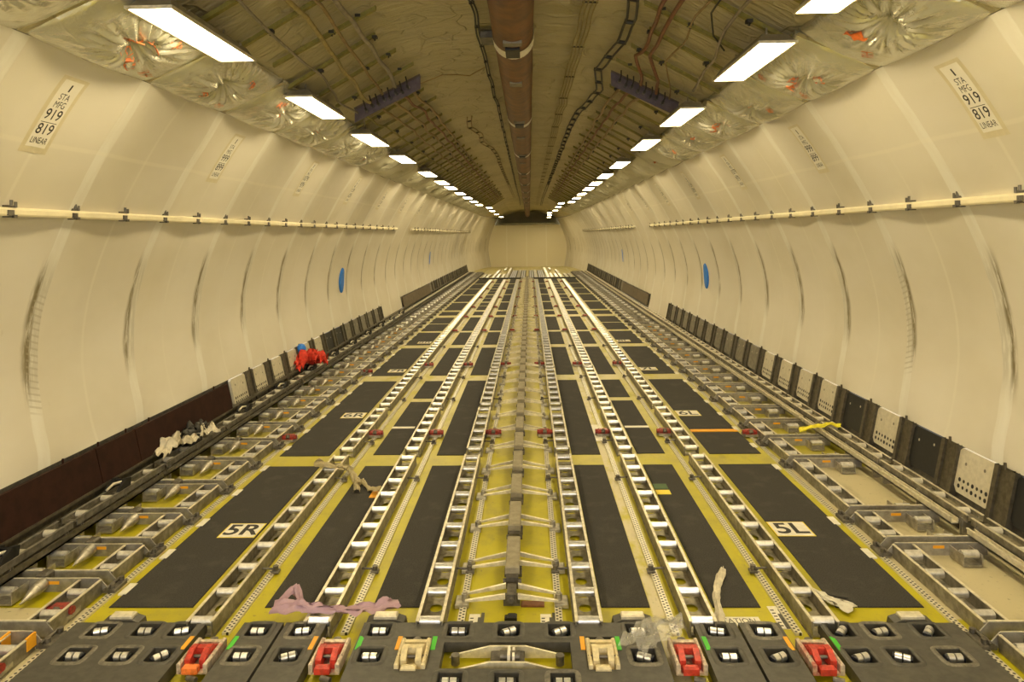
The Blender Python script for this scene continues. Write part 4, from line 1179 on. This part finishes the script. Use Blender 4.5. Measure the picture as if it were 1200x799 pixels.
# guide rails and outer trays
GS = {-1: [(1.9, 4.9), (4.95, 7.9), (7.95, 10.9), (10.95, 13.9), (13.95, 16.9), (16.95, 19.9), (19.95, 22.9), (22.95, 25.9), (25.95, 28.9), (28.95, 32)],
      1: [(1.9, 3.93), (4.08, 6.3), (6.35, 9.3), (9.35, 12.3), (12.35, 15.3), (15.35, 18.3), (18.35, 21.3), (21.35, 24.3), (24.35, 27.3), (27.35, 30.3), (30.35, 32.5)]}
for side in (-1, 1):
    for i, (y0, y1) in enumerate(GS[side]):
        m = MB(); x = side * 2.535
        if side < 0:
            m.box(x - 0.035, x - 0.029, y0, y1, 0.085, 0.125); m.box(x + 0.029, x + 0.035, y0, y1, 0.085, 0.125); m.box(x - 0.035, x + 0.035, y0, y1, 0.085, 0.095)
        else:
            m.box(x - 0.028, x - 0.022, y0, y1, 0.085, 0.122); m.box(x + 0.012, x + 0.018, y0, y1, 0.085, 0.115); m.box(x - 0.028, x + 0.018, y0, y1, 0.085, 0.092); m.box(x - 0.034, x - 0.020, y0, y1, 0.119, 0.124)
        tag(obj('guide_rail', m, 'post' if side < 0 else 'alu_light'), '%s lengthwise guide rail over the %s cross beams, %s from front' % ('dark' if side < 0 else 'pale', SIDE[side], ordi(i + 1)), 'guide rail', 'lengthwise guide rails')
OT = {}
for side in (-1, 1):
    y = 2.0; i = 0
    while y < 31:
        i += 1
        lab = 'outer roller tray along the foot of the %s liner, %s from front' % (SIDE[side], ordi(i))
        if side not in OT:
            o = side_tray(0.98, 4, ('alu_light' if side > 0 else 'alu', 'tray_base' if side > 0 else 'post', 'wr'), w=0.045, h=0.15, zb=0.11)
            for q in (0.05, 0.5, 0.93):
                m = MB(); m.box(-0.055, 0.045, q - 0.012, q - 0.006, 0.0, 0.12); m.box(-0.055, 0.045, q + 0.006, q + 0.012, 0.0, 0.12); obj('cross_bracket', m, 'alu', o)
            OT[side] = o; o.location = (side * (2.60 if side < 0 else 2.62), y, 0); tag(o, lab, 'roller tray', 'outer roller trays')
        else: dup(OT[side], (side * (2.60 if side < 0 else 2.62), y, 0), lab)
        y += 1.016
# dark lever brackets along the left outer tray
def lever():
    t = thing('lever_bracket', (0, 0, 0))
    m = MB(); m.prism([(-0.07, 0.0), (0.06, 0.0), (0.07, 0.05), (0.02, 0.06), (-0.05, 0.025)], 'x', -0.05, -0.03); m.prism([(-0.07, 0.0), (0.06, 0.0), (0.07, 0.05), (0.02, 0.06), (-0.05, 0.025)], 'x', 0.03, 0.05)
    m.box(-0.05, 0.05, 0.02, 0.04, 0.01, 0.05); obj('bracket_frame', m, 'black', t)
    m = MB(); m.tube([(0, -0.12, 0.03), (0, -0.05, 0.045), (0.02, 0.05, 0.03)], 0.009, 6); obj('lever_arm', m, 'alu_light', t)
    return t
lv = None
for i in range(12):
    y = 3.05 + i * 1.016 + 0.45; lab = 'black lever bracket on the left outer tray, %s from the front' % ordi(i + 1)
    if lv is None: lv = lever(); lv.location = (-2.60, y, 0.152); tag(lv, lab, 'bracket', 'lever brackets on the left outer tray')
    else: dup(lv, (-2.60, y, 0.152), lab)

# ---------------------------------------------------------------- foreground: dark caster panels
PT = 0.055
R1, R2, R3, R4 = 3.045, 2.862, 2.70, 2.50
CAS = {}
def caster(parent, x, y, ang):
    if 'a' not in CAS:
        m = MB(); m.cyl((-0.034, 0, 0), (0.034, 0, 0), 0.006, n=6); m.box(-0.036, -0.032, -0.016, 0.016, -0.022, 0.008); m.box(0.032, 0.036, -0.016, 0.016, -0.022, 0.008)
        CAS['a'] = m.mesh('caster_fork', ['pit'])
        m = MB(); m.cyl((-0.0125, 0, 0), (0.0125, 0, 0), 0.0175, n=16); CAS['w'] = m.mesh('wheel', ['steel'])
    f = link('caster', CAS['a'], parent, (x, y, 0.047)); f.rotation_euler = (0, 0, ang)
    for s in (-1, 1): link('wheel', CAS['w'], f, (s * 0.0155, 0, 0))
def panel(x0, x1, y0, y1, pockets, label, slots=()):
    """plate with openings; pockets (x, y, angle); slots = rectangles cut through"""
    t = thing('caster_deck', ((x0 + x1) / 2, y1, 0)); ox, oy = (x0 + x1) / 2, y1
    HW, HL = 0.048, 0.048
    holes = [(x - HW, x + HW, y - HL, y + HL) for x, y, a in pockets] + list(slots)
    xs = sorted(set([x0, x1] + [h[0] for h in holes] + [h[1] for h in holes])); ys = sorted(set([y0, y1] + [h[2] for h in holes] + [h[3] for h in holes]))
    xs = [x for x in xs if x0 <= x <= x1]; ys = [y for y in ys if y0 <= y <= y1]
    m = MB()
    def inh(xc, yc): return any(h[0] < xc < h[1] and h[2] < yc < h[3] for h in holes)
    for a, b in zip(xs[:-1], xs[1:]):
        for c, d in zip(ys[:-1], ys[1:]):
            if b - a < 1e-6 or d - c < 1e-6 or inh((a + b) / 2, (c + d) / 2): continue
            m.add([(a - ox, c - oy, PT), (b - ox, c - oy, PT), (b - ox, d - oy, PT), (a - ox, d - oy, PT)], [(0, 1, 2, 3)])
    def wallq(a, b, c, d, z0=0.012):
        for (p, q) in (((a, c), (b, c)), ((b, c), (b, d)), ((b, d), (a, d)), ((a, d), (a, c))):
            m.add([(p[0] - ox, p[1] - oy, z0), (q[0] - ox, q[1] - oy, z0), (q[0] - ox, q[1] - oy, PT), (p[0] - ox, p[1] - oy, PT)], [(0, 1, 2, 3)], 0)
    wallq(x0, x1, y0, y1, 0.0)
    for h in slots: wallq(*h)
    for x, y, a in pockets: wallq(x - HW, x + HW, y - HL, y + HL)
    obj('panel_plate', m, ['omni'], t)
    if pockets:
        m = MB()
        for x, y, a in pockets: m.box(x - HW - ox, x + HW - ox, y - HL - oy, y + HL - oy, 0.004, 0.012)
        obj('pocket_floor', m, 'pit', t)
    for x, y, a in pockets:
        # raised rounded rim round the opening
        mm = MB(); P = []
        for j in range(33):
            an = 2 * math.pi * j / 32; c, s = math.cos(an), math.sin(an)
            k = (abs(c) ** 5 + abs(s) ** 5) ** (-1 / 5)
            row = []
            for r, z in ((0.049, PT), (0.053, PT + 0.004), (0.066, PT + 0.0035), (0.071, PT)):
                kk = k if r > 0.05 else 1 / max(abs(c), abs(s))
                row.append((x - ox + r * c * kk, y - oy + r * s * kk, z))
            P.append(row)
        mm.grid(P, 0, True); rim = obj('pocket_rim', mm, 'rim' if random.random() < 0.35 else 'omni', t)
        caster(t, x - ox, y - oy, a)
    tag(t, label, 'caster panel', 'dark caster panels at the front')
    return t
YF, YE = 3.105, 2.25
def pk(xs, rows, jit=0.5):
    return [(x, y, random.choice((0, 0, 0.3, -0.3, 0.9, -0.5)) * jit) for x in xs for y in rows]
RW4 = (R1, R2, 2.585, 2.40)
panel(-1.945, -1.355, YE, YF, pk((-1.80, -1.60, -1.44), RW4, 1), 'dark caster panel at the left end, three pockets wide')
panel(-1.185, -1.008, YE, YF, pk((-1.10,), RW4), 'narrow dark caster panel right of the leftmost latch')
panel(-0.996, -0.812, YE, YF, pk((-0.905,), RW4), 'narrow dark caster panel left of the second latch')
panel(0.812, 0.996, YE, YF, pk((0.90,), RW4), 'narrow dark caster panel right of the clear plastic film')
panel(1.008, 1.185, YE, YF, pk((1.10,), RW4), 'narrow dark caster panel left of the rightmost latch')
panel(1.355, 1.945, YE, YF, pk((1.43, 1.595, 1.80), RW4, 1), 'dark caster panel at the right end, three pockets wide')
center = panel(-0.645, 0.645, YE, YF, [(-0.565, R1, 0), (-0.22, R1, 0), (0.0, R1, 0.5), (0.22, R1, 0.5), (0.558, R1, 0), (-0.565, R2, 0), (0.558, R2, -0.4), (-0.565, 2.585, 0), (0.558, 2.585, 0),
      (-0.22, R3, 0), (0, R3, 0), (0.22, R3, 0), (-0.22, R4, 0), (0.22, R4, 0)], 'widest dark caster panel in the middle with a central recess',
      slots=[(-0.27, 0.262, 2.775, 2.955), (-0.445, -0.33, 2.77, 2.995), (0.33, 0.445, 2.77, 2.995)])
# rigid bracket inside the central recess
t = thing('recess_bracket', (0, 2.865, 0.0), 'long cream bracket with a dark middle lying in the central recess', 'bracket')
for d in (-1, 1):
    m = MB(); poly = [(-0.245, 0.012), (-0.20, 0.03), (-0.075, 0.060), (0.075, 0.060), (0.20, 0.03), (0.235, 0.012)]
    yy = d * 0.055
    m.prism(poly, 'y', yy - 0.005, yy + 0.005); obj('side_web', m, 'alu_light', t)
m = MB(); m.bevbox(-0.07, 0.07, -0.05, 0.05, 0.012, 0.045, 0.005); m.cyl((-0.03, 0, 0.05), (0.05, 0, 0.05), 0.022, n=14); obj('drive_body', m, 'alu_dark', t)
m = MB(); m.box(0.0, 0.012, -0.035, 0.03, 0.05, 0.075); m.box(0.02, 0.03, -0.035, 0.03, 0.05, 0.07); obj('white_fins', m, 'white', t)
for s in (-1, 1):
    m = MB(); m.cyl((s * 0.215, 0.01, 0.012), (s * 0.215, 0.01, 0.05), 0.018, n=12); obj('end_boss', m, 'alu_dark', t)
# orange and green position marks on the panels next to the latches
for i, (x, s, w, dx) in enumerate(((-1.355, 'orange', 'leftmost', -0.012), (-1.185, 'green', 'leftmost', 0.014), (-0.815, 'orange', 'second', -0.012), (-0.645, 'green', 'second', 0.016), (-0.45, 'orange', 'left cream', -0.012), (-0.325, 'green', 'left cream', 0.012),
        (0.325, 'orange', 'right cream', -0.012), (0.45, 'green', 'right cream', 0.012), (0.815, 'green', 'fifth', 0.014), (1.185, 'orange', 'rightmost', -0.014), (1.355, 'green', 'rightmost', 0.012))):
    m = MB(); m.box(x + dx - 0.0095, x + dx + 0.0095, 2.90, 2.995, PT, PT + 0.0022)
    tag(obj('position_mark', m, 'mark_green' if s == 'green' else 'mark_orange'), 'small %s mark on the dark panel beside the %s latch' % (s, w), 'mark')
# flat metal stops on the back edge of the panels
sp = None
for x, w in ((-1.755, 'at the left end'), (-0.555, 'left of centre'), (0.55, 'right of centre'), (1.775, 'at the right end')):
    if sp is None:
        sp = thing('edge_stop', (x, 3.14, 0)); m = MB()
        m.prism([(-0.095, 0.0), (0.095, 0.0), (0.085, 0.05), (0.05, 0.062), (-0.05, 0.062), (-0.085, 0.05)], 'y', -0.03, 0.03); obj('stop_base', m, 'omni', sp)
        m = MB(); m.bevbox(-0.052, 0.052, -0.022, 0.022, 0.06, 0.078, 0.006); obj('stop_pad', m, 'alu_light', sp)
        tag(sp, 'low metal stop on the back edge of the dark panels, ' + w, 'stop', 'edge stops')
    else: dup(sp, (x, 3.14, 0), 'low metal stop on the back edge of the dark panels, ' + w)
# ---------------------------------------------------------------- things left lying about
def rag(name, pts, w, mat, label, cat, seed=0, amp=0.03, z=0.01, nz=0.05, nw=12, fold=2.0, dens=0.02):
    """crumpled strip following pts (x, y, z)"""
    pts = [Vector(p) for p in pts]; dense = []
    for a, b in zip(pts[:-1], pts[1:]):
        n = max(2, int((b - a).length / dens))
        dense += [a.lerp(b, i / n) for i in range(n)]
    dense.append(pts[-1]); N = len(dense); P = []
    for i, p in enumerate(dense):
        a = dense[max(0, i - 1)]; b = dense[min(N - 1, i + 1)]; d = (b - a); d.z = 0; d.normalize(); s = Vector((-d.y, d.x, 0))
        ww = w * (0.75 + 0.5 * noise.noise((i * 0.17, seed, 0)))
        row = []
        for j in range(nw + 1):
            u = j / nw * 2 - 1
            hz = abs(noise.noise((i * 0.22, u * fold + seed, 3.1))) * nz * 2 + 0.5 * nz * (1 - u * u)
            off = amp * noise.noise((i * 0.3, u * 3, seed + 9.0))
            row.append(p + s * (u * ww + off) + Vector((0, 0, hz + 0.002)) + d * (amp * noise.noise((i * 0.3, u * 3, seed + 2.0))))
        P.append([tuple(r) for r in row])
    m = MB(); m.grid(P, 0, True)
    back = [[(x, y, max(0.0, zz - 0.003)) for x, y, zz in r] for r in P]
    m.grid(back, 0, True, True)
    return tag(obj(name, m, mat), label, cat)
rag('plastic_film', [(-1.09, 3.20, .055), (-0.98, 3.17, .075), (-0.86, 3.15, .085), (-0.74, 3.17, .055), (-0.62, 3.22, .04), (-0.54, 3.30, .03)], 0.045, 'film_pink', 'crumpled pinkish plastic film lying across the middle left tray end', 'plastic film', 3, 0.02, nz=0.03)
rag('plastic_film', [(-1.07, 3.24, .07), (-1.02, 3.30, .10), (-0.98, 3.24, .07)], 0.025, 'film_pink', 'small pink twist standing at the left end of the pink film', 'plastic film', 5, 0.01, nz=0.02)
rag('plastic_film', [(-1.50, 5.18, .08), (-1.38, 5.10, .085), (-1.26, 5.20, .03), (-1.14, 4.98, .01), (-1.10, 4.80, .01)], 0.03, 'film_tan', 'twisted tan plastic strip across the outermost left tray', 'plastic film', 7, 0.02, nz=0.03)
rag('plastic_film', [(-1.12, 5.02, .01), (-1.02, 4.84, .01), (-0.93, 4.78, .03)], 0.022, 'film_tan', 'short tan plastic strip ending at the middle left tray', 'plastic film', 8, 0.015, nz=0.02)
rag('plastic_film', [(0.50, 2.86, .06), (0.58, 2.95, .07), (0.66, 3.0, .07), (0.74, 2.99, .08)], 0.085, 'film_clear', 'clear crumpled plastic film draped over the panel beside the fifth latch', 'plastic film', 11, 0.03, nz=0.05, nw=16)
rag('strap', [(0.945, 3.17, .01), (0.97, 3.27, .012), (0.985, 3.38, .012), (1.02, 3.50, .01), (1.075, 3.62, .01), (1.10, 3.68, .01)], 0.024, 'cloth_white', 'limp off-white strap lying beside the middle right tray', 'strap', 13, 0.006, nz=0.012)
rag('plastic_film', [(1.455, 3.42, .02), (1.52, 3.36, .01), (1.59, 3.28, .01)], 0.04, 'film_white', 'small white plastic scrap at the end of the outermost right tray', 'plastic film', 17, 0.02, nz=0.025)
m = MB(); m.tube([(1.50, 3.44, .009), (1.55, 3.425, .010), (1.62, 3.40, .009)], 0.003, 5)
tag(obj('wire_bit', m, 'black'), 'short black wire lying on the black panel stencilled 5L', 'wire')
m = MB(); m.bevbox(-0.022, 0.022, -0.018, 0.018, 0, 0.03, 0.008); m.bevbox(-0.035, -0.015, -0.01, 0.02, 0, 0.02, 0.005)
tag(obj('rubber_plug', m, 'black', None, (0.01, 3.22, 0.0)), 'small black rubber plug on the yellow floor before the spine', 'plug')
m = MB(); m.bevbox(0.05, 0.16, 3.335, 3.375, 0, 0.012, 0.003)
tag(obj('rusty_strip', m, 'hose_rust'), 'rusty flat strip on the yellow floor right of the spine', 'strip')
rag('yellow_cloth', [(2.36, 5.95, .085), (2.45, 5.92, .13), (2.56, 5.88, .15), (2.66, 5.85, .15)], 0.045, 'cloth_yellow', 'bright yellow cloth lying over the right guide rail', 'cloth', 19, 0.02, nz=0.02)
rag('white_rags', [(-2.66, 5.05, .16), (-2.64, 5.25, .20), (-2.60, 5.42, .17), (-2.63, 5.62, .18), (-2.56, 5.80, .14)], 0.10, 'cloth_white', 'heap of soiled off-white rags on the left outer tray', 'cloth', 23, 0.03, nz=0.07, nw=16, fold=2)
rag('dark_rag', [(-2.62, 5.35, .20), (-2.60, 5.5, .22), (-2.60, 5.75, .19)], 0.05, 'hose_black', 'dark rag crumpled on top of the off-white rags', 'cloth', 27, 0.04, nz=0.06)
rag('red_jacket', [(-2.70, 8.25, .17), (-2.66, 8.45, .24), (-2.60, 8.62, .19), (-2.50, 8.80, .16)], 0.10, 'cloth_red', 'red jacket slumped against the left kick panels', 'jacket', 29, 0.06, nz=0.13, nw=14, fold=3)
rag('red_sleeve', [(-2.72, 8.42, .22), (-2.71, 8.52, .32), (-2.71, 8.60, .40)], 0.05, 'cloth_red', 'red sleeve propped upright on the left kick panel', 'jacket', 30, 0.02, nz=0.05)
m = MB(); P = []
for i in range(13):
    th = math.pi * i / 12
    P.append([(0.055 * math.sin(th) * math.cos(a) * (1 + .15 * noise.noise((i, a, 0))), 0.065 * math.sin(th) * math.sin(a), 0.06 + 0.06 * math.cos(th)) for a in np.linspace(0, 2 * math.pi, 17)])
m.grid(P, 0, True); tag(obj('blue_hat', m, 'blue', None, (-2.695, 8.50, 0.36)), 'blue cap on top of the red jacket', 'cap')
